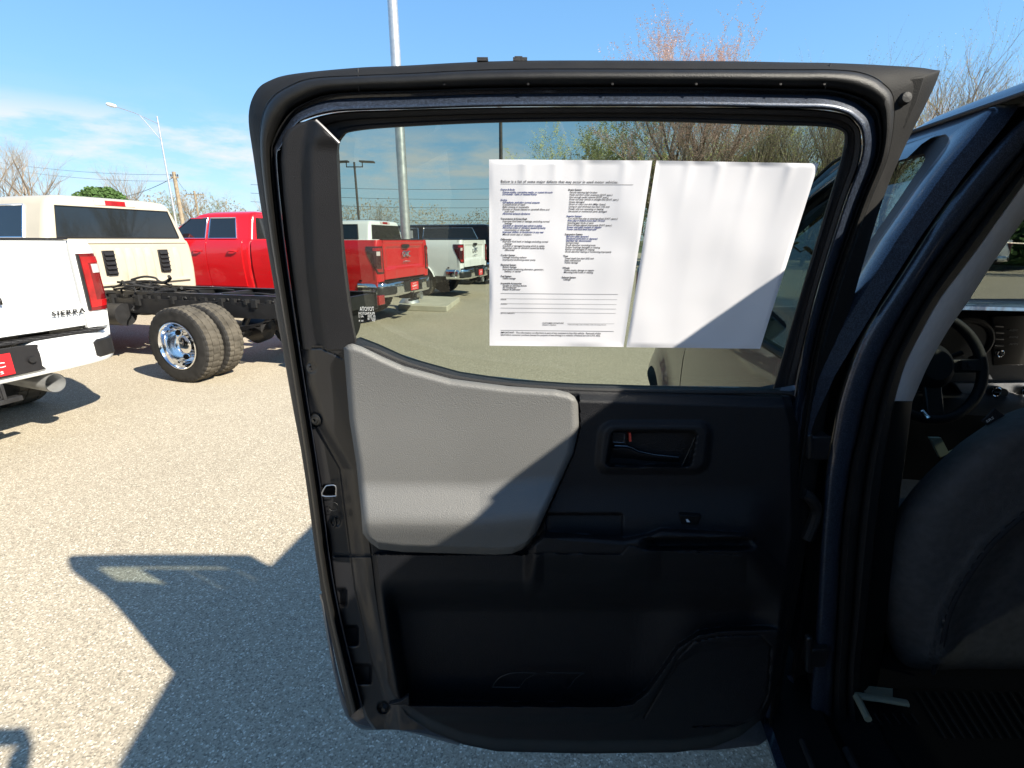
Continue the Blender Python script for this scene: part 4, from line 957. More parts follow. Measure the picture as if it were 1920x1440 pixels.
# roof skin
rows = []
for l in lin(0, 1, 12):
    L_ = lerp(-.97, .56, l); rr = []
    drop = .035 * sm(.75, 1, l) ** 2 + .03 * (1 - sm(0, .12, l))
    for s in lin(0, 1, 22):
        if s <= .25: z = lerp(1.697, 1.76, s * 4); wd = tab(INS, z) - .004
        elif s >= .75: z = lerp(1.76, 1.715, (s - .75) * 4); wd = 1.86 - tab(INS, z)
        else: wd = lerp(.42, 1.44, (s - .25) * 2); z = 1.76 + .035 * math.sin(math.pi * (s - .25) * 2)
        if s < .5: wd += .12 * sm(-.50, -.97, L_) ** 1.3 if False else .12 * sm(0, .47, -.50 - L_) * (1 - s * 2)
        rr.append(Q(L_, wd, z - drop))
    rows.append(rr)
MB().grid(rows).build('roof', M['blue'], own, sharp=60)
rows = [[Q(lerp(-.92, .52, l), wd + .12 * sm(0, .47, -.50 - lerp(-.92, .52, l)) * (wd < .9), z) for wd, z in ((.27, 1.69), (.30, 1.70), (.45, 1.725), (.93, 1.74), (1.41, 1.725), (1.58, 1.69))] for l in lin(0, 1, 6)]
MB().grid(rows).build('headliner', M['greytrim'], own)
c = MB(); c.tube([SP(l, 1.694, .008) for l in lin(-.48, .54, 12)], .0038, 8); c.tube([SP(l, z, .010) for l, z in ((.54, 1.70), (.60, 1.68), (.80, 1.52), (1.08, 1.30))], .0038, 8); c.build('drip_moulding', M['rubber'], own)
# A pillars
for sgn in (0, 1):
    W_ = lambda wd: wd if sgn == 0 else 1.86 - wd
    rows = []
    for l, z, i_ in ((.54, 1.725, .285), (.70, 1.62, .19), (.90, 1.47, .115), (1.12, 1.28, .04)):
        rows.append([Q(l, W_(i_ - .012), z - .02), Q(l + .02, W_(i_ - .006), z), Q(l + .03, W_(i_ + .03), z + .012), Q(l + .03, W_(i_ + .075), z + .006), Q(l - .02, W_(i_ + .075), z - .035), Q(l - .05, W_(i_ + .02), z - .045)])
    MB().grid(rows, close_v=True).build('windshield_pillar', M['blue'], own)
rows = [[Q(lerp(.56, 1.14, t), lerp(lerp(.34, .10, t), 1.86 - lerp(.34, .10, t), s), lerp(1.725, 1.26, t) + .02 * math.sin(3.14 * s)) for s in lin(0, 1, 8)] for t in lin(0, 1, 6)]
MB().grid(rows).build('windshield', M['clear'], own)
# far side, lower body and pillars
c = MB()
def far(l0, l1, z0, z1): return [[Q(l, 1.86 - tab(INS, z), z) for z in lin(z0, z1, 6)] for l in lin(l0, l1, 4)]
for a in ((-.96, 1.1, .5, 1.29), (-.05, .03, 1.29, 1.73), (-.96, -.85, 1.29, 1.73), (-.96, .60, 1.63, 1.75)): c.grid(far(*a)); c.grid([[q - nV * .10 for q in r] for r in far(*a)])
c.build('right_body_side', M['blue'], own)
for a_ in ((-.86, -.04, 1.28, 1.66), (.02, .95, 1.28, 1.64)):
    MB().grid(far(*a_)).build('side_window', M['privacy'], own)
# back wall of the cab, load bed
c = MB(); c.grid([[Q(-.95, lerp(tab(INS, z) + .13 * sm(1.15, 1.55, z), 1.86 - tab(INS, z), s), z) for s in lin(0, 1, 4)] for z in lin(.5, 1.30, 6)]); c.grid([[Q(-.93, lerp(tab(INS, z) + .13, 1.86 - tab(INS, z), s), z) for s in lin(0, 1, 4)] for z in (1.60, 1.73)])
for sg in (0, 1):
    c.grid([[Q(-.94, abs(sg * 1.86 - wd - tab(INS, z) - (0 if sg else .13 * sm(1.15, 1.55, z))), z) for wd in (0, .2)] for z in lin(1.3, 1.6, 3)])
c.build('cab_back', M['blue'], own)
c = MB(); c.grid([[Q(-.945, lerp(.35, 1.5, s), z) for s in (0, 1)] for z in (1.28, 1.62)]); c.build('rear_window', M['privacy'], own)
rows = []
for l in lin(-1.0, -2.65, 20):
    za = .60 if abs(l + 1.55) > .44 else .40 + math.sqrt(.44 ** 2 - (l + 1.55) ** 2); za = max(za, .6)
    rr = [SP(l, lerp(za, 1.24, t)) for t in lin(0, 1, 8)]; rows.append([rr[0] + nV * .06] + rr + [rr[-1] + nV * .07])
MB().grid(rows).build('bed_side', M['blue'], own)
c = MB(); c.grid([[Q(l, 1.86 - tab(INS, z), z) for z in lin(.6, 1.24, 5)] for l in lin(-1.14, -2.75, 4)]); c.grid([[Q(l, wd, .80) for wd in (.05, 1.8)] for l in (-1.14, -2.75)]); c.grid([[Q(-2.75, wd, z) for wd in (.02, 1.84)] for z in (.55, 1.24)]); c.build('load_bed', M['blue'], own)
# C pillar behind the opening
rows = [[SP(l, z) for l in lin(-.96, -.85, 3)] + [SP(-.85, z) + nV * .09] for z in lin(.56, 1.73, 14)]
rows = [[p + nV * .13 * sm(1.15, 1.55, p.z) for p in r] for r in rows]
MB().grid(rows).build('rear_pillar', M['blue'], own)
# ---- B pillar, seals, trim: traced bands that step back into the cab
yq = [195, 240, 300, 380, 480, 557, 617, 680, 753, 809, 881, 1000, 1150, 1300, 1440]
def band(T): return [(tab(T, y), y) for y in yq]
b0 = [(195,1885),(240,1840),(300,1793),(380,1747),(480,1680),(557,1617),(617,1581),(680,1560),(753,1545),(809,1535),(881,1525),(1000,1515),(1150,1505),(1300,1480),(1440,1465)]
b1 = [(195,1952),(240,1900),(307,1836),(380,1778),(480,1713),(547,1670),(603,1631),(675,1598),(753,1573),(809,1562),(881,1550),(1000,1540),(1150,1532),(1300,1520),(1440,1510)]
b2 = [(195,2010),(240,1958),(277,1920),(333,1880),(407,1813),(497,1747),(520,1731),(598,1687),(645,1659),(687,1642),(750,1623),(840,1603),(909,1587),(1000,1578),(1150,1570),(1300,1562),(1440,1556)]
b3 = [(195,2060),(240,2010),(333,1922),(407,1878),(457,1847),(520,1781),(560,1763),(631,1722),(681,1698),(714,1687),(752,1677),(840,1660),(909,1650),(1000,1640),(1150,1625),(1300,1612),(1440,1640)]
b4 = [(195,2120),(240,2070),(333,1985),(417,1912),(490,1864),(547,1828),(589,1798),(650,1757),(706,1731),(752,1711),(840,1700),(909,1690),(1000,1680),(1150,1665),(1300,1650),(1440,1680)]
def YP(x, y, Y): return atY(x, y, Y)
def bl(Ta, Tb, specs, name, m, parent=own, sub=3, ys=None):
    a, b = band(Ta), band(Tb)
    return loftpx([(mid(a, b, t), Y) for t, Y in specs], YP, name, m, parent, sub, 60)
bl(b0, b1, [(-.1, .93), (0, .875), (.10, .87), (.35, .885), (.7, .89), (.92, .865), (1, .84)], 'pillar_gap_seal', M['rubber'])
bp_ = bl(b1, b2, [(0, .86), (0, .812), (.08, .805), (.3, .800), (.8, .800), (.95, .806), (1, .83)], 'center_pillar', M['blue'])
bl(b2, b3, [(0, .83), (.05, .812), (.22, .797), (.4, .80), (.5, .83), (.58, .81), (.75, .80), (.95, .815), (1, .83)], 'opening_seal', M['rubber'])
gt = bl(b3, b4, [(0, .86), (.02, .832), (.3, .84), (.7, .88), (.95, .95), (1, 1.02)], 'pillar_trim', M['greytrim']) if False else None
ys_ = [195, 240, 300, 380, 480, 557, 617, 680, 720, 752]
def partband(Ta, Tb, ys, specs, name, m):
    a = [(tab(Ta, y), y) for y in ys]; b = [(tab(Tb, y), y) for y in ys]
    return loftpx([(mid(a, b, t), Y) for t, Y in specs], YP, name, m, own, 3, 60)
partband(b3, b4, ys_, [(0, .86), (.03, .832), (.3, .838), (.7, .865), (.95, .91), (1, .97)], 'pillar_trim', M['greytrim'])
partband(b3, b4, [752.5, 840, 909, 1000, 1150, 1300, 1440], [(0, .86), (.03, .828), (.3, .833), (.7, .86), (.95, .91), (1, 1.1)], 'pillar_trim', M['trimdark'])
# drip moulding and roof rail
r0 = [(1700,251),(1713,246),(1780,210),(1850,180),(1920,152),(2000,120)]; r1 = [(1700,262),(1703,261),(1773,232),(1850,200),(1920,171),(2000,139)]
# lower interior
fl_ = MB(); fl_.add([Q(-1.05, .12, .53), Q(1.1, .12, .53), Q(1.1, 1.72, .53), Q(-1.05, 1.72, .53)], [(0, 1, 2, 3)]); fl_.build('cab_floor', M['carpet'], own)
sgrid('rocker', -1.05, 1.1, .44, .545, M['blue'], 4, 6, 0, own, .05)
c = MB(); c.grid([[Q(l, wd, z) for wd, z in ((.065, .545), (.10, .560), (.17, .562), (.20, .535))] for l in lin(-1.0, 1.05, 8)]); c.build('sill_plate', M['trimdark'], own)
c = MB(); c.tube([Q(l, .105, .565) for l in lin(-.95, .0, 6)], .006, 8); c.tube([Q(l, .185, .560) for l in lin(-.95, .0, 6)], .008, 8); c.build('sill_seal', M['rubber'], own)
# hinge hardware between door and pillar
for y0, y1 in ((820, 850), (1200, 1250)):
    c = MB(); c.rbox(atY(1528, (y0 + y1) / 2, .80), (.018, 0, 0), (0, .014, 0), (0, 0, .022)); c.tube([atY(1516, y0 - 8, .79), atY(1516, y1 + 8, .79)], .007, 10); c.build('door_hinge', M['jamb'], own, bevel=.003)
c = MB(); c.tube(cr([atY(1505, 925, .79), atY(1520, 935, .79), atY(1530, 960, .80), atY(1512, 1010, .80)], 4), .010, 10); c.build('wiring_boot', M['rubber'], own)
c = MB(); c.tube([atY(1527, 826, .79), atY(1527, 836, .79)], .002, 6); c.build('hinge_pin', M['alu'], own)
c = MB()
c.prism([atY(x, y, .80) for x, y in [(1484,1344),(1502,1344),(1506,1362),(1484,1362)]], (0, .004, 0))
c.build('hinge_bracket', M['blue'], own); c = MB()
c.prism([atY(x, y, .80) for x, y in [(1476,1266),(1487,1270),(1489,1282),(1480,1276)]], (0, .004, 0)); c.build('hinge_bracket', M['blue'], own)
# ---- driver's seat
sx = [(762,1925),(775,1885),(790,1858),(830,1800),(880,1745),(915,1712),(950,1686),(1000,1664),(1050,1650),(1100,1642),(1150,1650),(1200,1665),(1235,1681),(1262,1700)]
def seat_rows(sgn):
    rows = []
    for j in range(61):
        y = lerp(762, 1262, j / 60); a = tab(sx, y); b = 2330; rr = []
        e2 = min(1, (j / 60) / .12, (1 - j / 60) / .06)
        for i in range(70):
            s = (i / 69) ** 1.7; x = lerp(a, b, s)
            seam = tab([(900,2010),(960,1920),(1020,1852),(1090,1802),(1150,1772),(1220,1756),(1262,1742)], y)
            e = min(1, (x - a) / 120, (b - x) / 80); e = max(0, e)
            dome = math.sqrt(1 - (1 - e) ** 2) * math.sqrt(max(0, 1 - (1 - max(0, e2)) ** 2))
            Y = .98 - sgn * (.0 + .115 * dome)
            if sgn > 0: Y += .006 * math.exp(-((x - seam) / 3.5) ** 2) - .006 * math.exp(-((x - seam + 10) / 6) ** 2) - .006 * math.exp(-((x - seam - 9) / 5) ** 2) + .022 * sm(10, 60, x - seam)
            rr.append(atY(x, y, Y))
        rows.append(rr)
    return rows
c = MB(); c.grid(seat_rows(1)); c.grid(seat_rows(-1)); seat = c.build('seat_back', M['fabric'], own, sharp=80)
c = MB(); pp = cr([(1920,838+120,0),(1852,1020,0),(1802,1090,0),(1772,1150,0),(1756,1220,0),(1742,1262,0)], 5)
c.tube([atY(p.x + 8, p.y, .862 if p.y < 1200 else lerp(.862, .90, (p.y - 1200) / 62)) for p in pp], .0045, 8); c.build('seat_piping', M['fabric2'], seat)
c = MB(); c.rbox(Q(.66, .55, .66), cV * .24, nV * .24, (0, 0, .08)); c.build('seat_cushion', M['fabric'], own, bevel=.04, seg=4)
c = MB(); c.prism([atY(x, y, .955) for x, y in [(1866,766),(1888,782),(1856,802),(1842,790)]], (0, .003, 0)); tg_ = c.build('airbag_tag', M['fabric2'], seat)
c = MB(); ux = (atY(1884, 780, .953) - atY(1862, 800, .953)).normalized(); uy = Vector((-.60, 0, .6)).normalized()
ux = Vector((.80, 0, .60)); uy = Vector((-.60, 0, .80))
text_on(c, 'SRS', atY(1850, 793, .951), ux, uy, .0085, .016); text_on(c, 'AIRBAG', atY(1853, 802, .951), ux, uy, .0075, .030); c.build('tag_print', M['whiteink'], seat)
# seat rail bracket and ribbed mat
c = MB(); P_ = lambda x, y, z=.60: atZ(x, y, z)
c.tube([P_(1602, 1304), P_(1650, 1310), P_(1702, 1319)], .008, 8, flat=.7); c.tube([P_(1606, 1306), P_(1628, 1349)], .007, 8); c.prism([P_(1612,1284,.58), P_(1674,1291,.58), P_(1674,1306,.58), P_(1625,1300,.58)], (0, 0, -.01)); c.build('seat_rail', mat('rail_metal', (.26, .27, .20), .5, metal=.3), own)
c = MB(); c.prism([atZ(x, y, .545) for x, y in [(1640,1300),(1700,1290),(2000,1300),(2000,1440),(1700,1440),(1660,1380)]], (0, 0, -.010)); fm = c.build('floor_mat', M['trimdark'], own)
for k in range(14):
    x0 = 1719 + 17.5 * k; c = MB(); c.tube([atZ(x0, 1298, .549), atZ(x0 + 54, 1384, .549)], .0020, 6); c.build('mat_rib', M['rubber'], fm)
for k in range(6):
    x0 = 1622 + 17.5 * k; c = MB(); c.tube([atZ(x0, 1338, .549), atZ(x0 + 14, 1358, .549)], .0020, 6); c.build('mat_rib', M['rubber'], fm)
# ---- dashboard
def dq(x, y, Y=1.72): return atY(x, y, Y + .25)
c = MB(); xa, xb_ = 1740, 2500
prof = [(572, 2.02), (560, 1.95), (577, 1.78), (584, 1.73), (600, 1.70), (700, 1.69), (760, 1.72), (800, 1.74), (900, 1.80), (1000, 1.9)]
zs_ = [(dq(1800, y, Y).z, Y) for y, Y in prof]
c.grid([[Vector((x_, Y + .25, z)) for z, Y in zs_] for x_ in lin(.76, 2.55, 8)]); dash = c.build('dashboard', M['trim'], own, sharp=30)
c = MB(); P4 = [dq(x, y, 1.69) for x, y in [(1861,592),(1990,590),(1990,684),(1861,686)]]; c.prism(P4, (0, .02, 0)); scn = c.build('display', M['black'], dash, bevel=.004)
for k in range(4):
    c = MB(); c.tube([dq(1866, 611 + 12 * k, 1.685), dq(1881, 612 + 12 * k, 1.685)], .004, 6); c.build('display_button', M['jamb'], scn)
c = MB(); cc = dq(1876, 663, 1.685); c.tube([cc + Vector((.0125 * math.cos(a), 0, .0125 * math.sin(a))) for a in [2 * math.pi * k / 20 for k in range(21)]], .0022, 6, False); c.build('display_knob', M['chrome'], scn)
lab = M['whiteink']
c = MB()
for k, s_ in enumerate(('AUDIO', 'PHONE', 'APPS')): text_on(c, s_, dq(1892, 621 + 13 * k, 1.684), (1, 0, 0), (0, 0, 1), .012, .035)
c.build('display_text', mat('dim_text', (.10, .11, .12), .5), scn)
pn = M['alu']
c = MB(); c.prism([dq(x, y, 1.68) for x, y in [(1790,719),(2100,716),(2100,752),(1812,752)]], (0, .02, 0)); pan = c.build('climate_panel', pn, dash, bevel=.004)
for x in (1869, 1925, 1980):
    c = MB(); c.lathe([(0, .03), (.017, .03), (.020, .012), (.024, .0)], dq(x, 735, 1.675), (0, -1, .15), 28); kn_ = c.build('climate_knob', M['trimdark'], dash)
    c = MB(); cc = dq(x, 735, 1.643); c.tube([cc + Vector((.0175 * math.cos(a), 0, .0175 * math.sin(a))) for a in [2 * math.pi * k / 24 for k in range(25)]], .0016, 6, False); c.box((cc.x - .010, cc.y - .002, cc.z - .002), (cc.x + .010, cc.y, cc.z + .002)); c.build('knob_ring', M['chrome'], kn_)
c = MB(); c.prism([dq(x, y, 1.69) for x, y in cr([(1766,773),(1790,768),(1900,768),(2050,770),(2050,797),(1860,797),(1790,794),(1772,788)], 2, True)], (0, .03, 0)); sp_ = c.build('switch_tray', mat('tray_metal', (.18, .19, .185), .4, metal=.5), dash, bevel=.006)
for x in (1804, 1820, 1832): c = MB(); c.rbox(dq(x, 781, 1.685), (.006 if x != 1820 else .012, 0, 0), (0, .01, 0), (0, 0, .016)); c.build('tray_switch', M['trimdark'], sp_, bevel=.002)
c = MB(); c.rbox(dq(1820, 780, 1.67), (.008, 0, 0), (0, .001, 0), (0, 0, .005)); c.build('switch_mark', M['whiteink'], sp_)
c = MB(); c.prism([dq(x, y, 1.683) for x, y in [(1851,710),(1856,702),(1861,711)]], (0, .001, 0)); c.build('hazard_symbol', M['alu'], dash)
# instrument hood and steering wheel
c = MB(); hc_ = dq(1845, 640, 1.66); c.tube([hc_ + Vector((.115 * math.cos(a) - .09, 0, .085 * math.sin(a))) for a in [math.radians(d_) for d_ in range(-60, 120, 10)]], .012, 8); c.build('gauge_hood', M['trim'], dash)
wc = atY(1743, 686, 1.58); tilt = Vector((0.02, -.92, .38)).normalized(); u_ = tilt.cross(Vector((0, 0, 1))).normalized(); v_ = u_.cross(tilt).normalized(); v_ = v_ if v_.z > 0 else -v_
c = MB(); rr_ = .176
c.tube([wc + u_ * rr_ * math.cos(a) + v_ * rr_ * math.sin(a) for a in [2 * math.pi * k / 60 for k in range(61)]], .0155, 14, False); sw_ = c.build('steering_wheel', M['trim'], own)
c = MB(); c.lathe([(0, .03), (.05, .03), (.075, .01), (.075, -.03)], wc, tilt, 28); c.build('wheel_hub', M['trim'], sw_)
c = MB()
for a0, w0 in ((0, .022), (math.pi, .022), (-math.pi / 2, .028)):
    d_ = u_ * math.cos(a0) + v_ * math.sin(a0); t_ = tilt.cross(d_); c.rbox(wc + d_ * .115, d_ * .06, t_ * w0, tilt * .008)
c.build('wheel_spoke', M['jamb'], sw_, bevel=.005)
c = MB(); q_ = wc + u_ * .115 * (1 if u_.x > 0 else -1) + tilt * .014; c.rbox(q_, u_ * .022, v_ * .016, tilt * .004); c.lathe([(0, .01), (.008, .01), (.009, 0)], q_, tilt, 14); c.build('wheel_buttons', M['darkmetal'], sw_)
c = MB(); c.tube([wc + Vector((0, .1, -.03)), wc + Vector((-.02, .28, -.12))], .045, 14); c.tube([wc + Vector((-.03, .06, -.02)), wc + Vector((-.13, .06, .01))], .008, 8); c.tube([wc + Vector((.03, .06, -.02)), wc + Vector((.15, .06, .03))], .008, 8); c.build('steering_column', M['trimdark'], own)
kk = MB(); kk.tube([atY(1728, 770, 1.5), atY(1735, 778, 1.49), atY(1741, 784, 1.48)], .006, 8); kk.build('ignition_key', M['chrome'], own)
c = MB(); c.prism([atY(x, y, 1.45) for x, y in [(1744,821),(1765,821),(1780,850),(1763,858)]], (0, .01, 0)); c.prism([atY(x, y, 1.45) for x, y in [(1780,850),(1793,844),(1814,845),(1800,851)]], (0, .01, 0)); c.build('sunlit_sliver', mat('sunlit_tint', (.42, .47, .36), .5, metal=.3), own)  # bright slivers by the pedals, sunlight put into their pale green colour
ORG = Vector((0, 0, 0))

# ------------------------------------------------------------------ two taped sheets of paper
def sheet_pt(TL, TR, BL, BR, a, b, off):
    x = lerp(lerp(TL[0], TR[0], a), lerp(BL[0], BR[0], a), b); y = lerp(lerp(TL[1], TR[1], a), lerp(BL[1], BR[1], a), b)
    return dr(x, y, off)
def crinkle(a, b, k):
    e = min(a, 1 - a, b, 1 - b)
    n = noise.noise(Vector((a * 2.2 + k, b * 2.0, k))) * .0028 + noise.noise(Vector((a * 5 + k, b * 4, 3 + k))) * .0012
    t = 0
    for c_ in (.2, .42, .6, .82): t += .0012 * math.exp(-((a - c_ - .02 * math.sin(k + c_ * 9)) / .03) ** 2) * math.exp(-b / .12)
    return -.0220 + (max(-.0022, n * 1.1) + t * 1.2) * sm(0, .02, e)
S1 = ((917,299),(1223,301),(918,648),(1169,650.5)); S2 = ((1231,301),(1535,306.5),(1174.5,651),(1425,654))
sheets = []
for k, (q, lbl) in enumerate(((S1, 'printed list of vehicle defects on white paper, left sheet on the door glass'), (S2, 'blank white paper sheet, right of the printed one on the door glass'))):
    rows = [[sheet_pt(*q, a, b, crinkle(a, b, k * 7.3)) for a in lin(0, 1, 90)] for b in lin(0, 1, 100)]
    back = [[p + Vector((0, .0003, 0)) for p in r] for r in rows]
    ring_ = lambda R: R[0] + [r[-1] for r in R[1:-1]] + R[-1][::-1] + [r[0] for r in R[1:-1]][::-1]
    o = MB().grid(rows).grid(back).grid([ring_(rows), ring_(back)], close_v=True).build('paper_sheet', M['paper']); tag(o, lbl, 'paper', 'sheets of paper on the door glass')
    sheets.append(o)
c = MB(); c.grid([[dr(x, y, -.030) for x in (1440, 1500)] for y in (420, 600)])
TX = []
def zy(yz): return (yz / 3.788 + 280 - 299) / 350
def zx(xz, yz):
    px = xz / 3.788 + 900; b = zy(yz); xl_, xr_ = lerp(917, 918, b), lerp(1223, 1169, b); return (px - xl_) / (xr_ - xl_)
HB = 'h'
Lc = [('h', 'Frame & Body', 287), ('b', 'Frame-cracks, corrective welds, or rusted through', 305), ('b', 'Dogtracks - bent or twisted frame', 320), ('h', 'Engine', 361), ('b', 'Oil leakage, excluding normal seepage', 378), ('n', 'Cracked block or head', 393), ('n', 'Belts missing or inoperable', 410), ('n', 'Knocks or misses related to camshaft lifters and', 427), ('i', 'push rods', 442), ('b', 'Abnormal exhaust discharge', 458),
 ('n0', 'Transmission & Drive Shaft', 495), ('n', 'Improper fluid level or leakage, excluding normal', 512), ('i', 'seepage', 527), ('b', 'Cracked or damaged case which is visible', 543), ('b', 'Abnormal noise or vibration caused by faulty', 558), ('i', 'transmission or drive shaft', 574), ('b', 'Improper shifting or functioning in any gear', 589), ('n', 'Manual clutch slips or chatters', 606),
 ('n0', 'Differential', 642), ('n', 'Improper fluid level or leakage excluding normal', 656), ('i', 'seepage', 672), ('n', 'Cracked or damaged housing which is visible', 687), ('n', 'Abnormal noise or vibration caused by faulty', 702), ('i', 'differential', 717), ('n0', 'Cooling System', 754), ('n', 'Leakage including radiator', 769), ('n', 'Improperly functioning water pump', 786), ('n0', 'Electrical System', 823), ('n', 'Battery leakage', 838), ('n', 'Improperly functioning alternator, generator,', 854), ('i', 'battery, or starter', 869),
 ('n0', 'Fuel System', 904), ('n', 'Visible leakage', 919), ('n0', 'Inoperable Accessories', 955), ('n', 'Gauges or warning devices', 970), ('n', 'Air conditioner', 984), ('n', 'Heater & Defroster', 998)]
Rc = [('n0', 'Brake System', 285), ('n', 'Failure warning light broken', 303), ('n', 'Pedal not firm under pressure (DOT spec.)', 320), ('n', 'Not enough pedal reserve (DOT spec.)', 337), ('n', 'Does not stop vehicle in straight line (DOT spec.)', 353), ('n', 'Hoses damaged', 371), ('n', 'Drum or rotor too thin (Mfgr. Specs)', 387), ('n', 'Lining or pad thickness less than 1/32 inch', 404), ('n', 'Power unit not operating or leaking', 421), ('n', 'Structural or mechanical parts damaged', 438),
 ('h', 'Steering System', 473), ('n', 'Too much free play at steering wheel (DOT specs.)', 489), ('b', 'Free play in linkage more than 1/4 inch', 504), ('n', 'Steering gear binds or jams', 520), ('n', 'Front wheels aligned improperly (DOT specs.)', 536), ('b', 'Power unit belts cracked or slipping', 551), ('b', 'Power unit fluid level improper', 566), ('n0', 'Suspension System', 602), ('b', 'Ball joint seals damaged', 617), ('b', 'Structural parts bent or damaged', 632), ('b', 'Stabilizer bar disconnected', 647), ('n', 'Spring broken', 662), ('n', 'Shock absorber mounting loose', 678), ('n', 'Rubber bushings damaged or missing', 694), ('n', 'Radius rod damaged or missing', 709), ('n', 'Shock absorber leaking or functioning improperly', 725),
 ('n0', 'Tires', 757), ('n', 'Tread depth less than 2/32 inch', 773), ('n', 'Sizes mismatched', 788), ('n', 'Visible damage', 803), ('n0', 'Wheels', 841), ('n', 'Visible cracks, damage or repairs', 857), ('n', 'Mounting bolts loose or missing', 872), ('n0', 'Exhaust System', 909), ('n', 'Leakage', 923)]
ink, inkb = MB(), MB()
def put(s, a0, b0, size_a, size_b, mb, bold=0, sp=1.0, width=None):
    vs, fs = text_verts(s, 1.0, bold, sp)
    if not vs: return
    if width: size_a = width / max(v.x for v in vs)
    mb.add([sheet_pt(*S1, a0 + v.x * size_a, b0 - v.y * size_b, crinkle(a0 + v.x * size_a, max(0, b0 - v.y * size_b), 0) + .00045) for v in vs], fs)
wref = max(v.x for v in text_verts(Lc[1][1])[0]); SA = .315 / wref; SB = 13.5 / 3.788 / 350 * 1.30
put('Below is a list of some major defects that may occur in used motor vehicles.', zx(148, 236), zy(236), 0, 21 / 3.788 / 350 * 1.3, ink, .012, 1.1, .735)
for col, x0 in ((Lc, None), (Rc, None)):
    for kd, s_, yz in col:
        yz = yz + 4
        if col is Lc: xz = {'h': 148, 'n0': 148, 'b': 162, 'n': 162, 'i': 176}[kd]
        else: xz = tab([(285, 628), (473, 615), (602, 603), (757, 592), (841, 587), (923, 581)], yz) + (0 if kd in ('h', 'n0') else 12)
        put(s_, zx(xz, yz), zy(yz), SA, SB, inkb if kd in ('h', 'b') else ink, .030 if kd in ('h', 'n0', 'b') else .018)
for s_, xz, yz, wdt, hh in (('DEALER', 148, 1072, .04, 9), ('ADDRESS', 148, 1104, .045, 9), ('SEE FOR COMPLAINTS', 148, 1170, .10, 9), ('CUSTOMER SIGNATURE', 443, 1238, .155, 11), ("(Dealer's Option)", 443, 1250, .10, 10), ('I hereby acknowledge receipt of the Buyers Guide at the closing of this sale', 622, 1245, .28, 7)):
    put(s_, zx(xz, yz), zy(yz), 0, hh / 3.788 / 350 * 1.3, ink, .01, 1, wdt)
put('IMPORTANT:  The information on this form is part of any contract to buy this vehicle.  Removal of this', zx(148, 1309), zy(1309), 0, 13 / 3.788 / 350 * 1.3, ink, .015, 1, .735)
put('label before consumer purchase (except for purpose of test-driving) is a violation of federal law (16 C.F.R. 455).', zx(148, 1325), zy(1325), 0, 13 / 3.788 / 350 * 1.3, ink, .015, 1, .735)
for xa_, xb2, yz, th_ in ((148, 1088, 245, 2.4), (147, 980, 1025, 2.0), (147, 975, 1062, 1.4), (147, 970, 1097, 1.4), (147, 967, 1129, 1.6), (147, 964, 1160, 1.4), (620, 953, 1234, 1.1), (147, 950, 1288, 2.2)):
    n_ = 30; rows = []
    for dy in (-th_ / 2, th_ / 2):
        rows.append([sheet_pt(*S1, zx(lerp(xa_, xb2, i / n_), yz), zy(yz + dy), crinkle(zx(lerp(xa_, xb2, i / n_), yz), zy(yz), 0) + .00045) for i in range(n_ + 1)])
    ink.grid(rows)
for m_, k_ in ((ink, 'ink'), (inkb, 'inkblue')): m_.build('printed_text', M[k_], sheets[0])['kind'] = 'stuff'
# ------------------------------------------------------------------ poles and wires
pb = atZ(768, 567, .12); bx_, by_ = pb.x, pb.y
flag = empty('flag_pole', (bx_, by_, .12), 0, 'tall brushed metal pole on a concrete pad beyond the red pickup', 'pole')
MB().tube([(0, 0, 0), (0, 0, 5), (0, 0, 14)], [.105, .10, .07], 28).build('pole_shaft', M['steel'], flag)
MB().lathe([(0, .16), (.11, .15), (.16, .10), (.22, .03), (.24, 0)], (0, 0, 0), (0, 0, 1), 28).build('pole_collar', M['steel'], flag)
c = MB(); c.box((.09, -.05, 1.42), (.15, .05, 1.58)); c.build('pole_cleat', M['steel'], flag)
pd = [atZ(747, 582, 0), atZ(838, 585, 0), atZ(862, 566, 0), atZ(772, 562, 0)]
o = MB().prism([Vector((p.x, p.y, .0)) for p in pd], (0, 0, .12)).build('concrete_pad', M['concrete'], None, bevel=.01); tag(o, 'low concrete slab under the tall metal pole', 'slab')
def light_pole(px, pytop, zc, lbl, heads=1, pybase=450):
    base = ray(px, pybase) * zc; x, y = base.x, base.y; h = CAMH + (ray(px, pytop) * (y / ray(px, pytop).y)).z
    r = empty('light_pole', (x, y, 0), 0, lbl, 'light pole', 'dark car park light poles')
    MB().tube([(0, 0, 0), (0, 0, h)], [.10, .065], 12).build('pole_shaft', M['darkpole'], r)
    m = MB(); m.box((-.55, -.03, h - .28), (-.50, .03, h)); m.box((.5, -.03, h - .28), (.55, .03, h)); m.box((-.55, -.03, h - .32), (.55, .03, h - .26)); m.box((-.06, -.06, h - .4), (.06, .06, h - .26)); m.build('pole_bracket', M['darkpole'], r)
    for s in (-1, 1): m = MB(); m.rbox((s * .85, 0, h + .02), (.48, 0, -.02 * s), (0, .22, 0), (0, 0, .05)); m.build('lamp_head', M['darkpole'], r, bevel=.02)
light_pole(676, 304, 34, 'dark twin-headed light pole left of the tall metal pole')
light_pole(940, 172, 22, 'dark slim light pole rising from behind the printed paper')
light_pole(1398, 296, 40, 'dark light pole whose head shows above the blank paper')
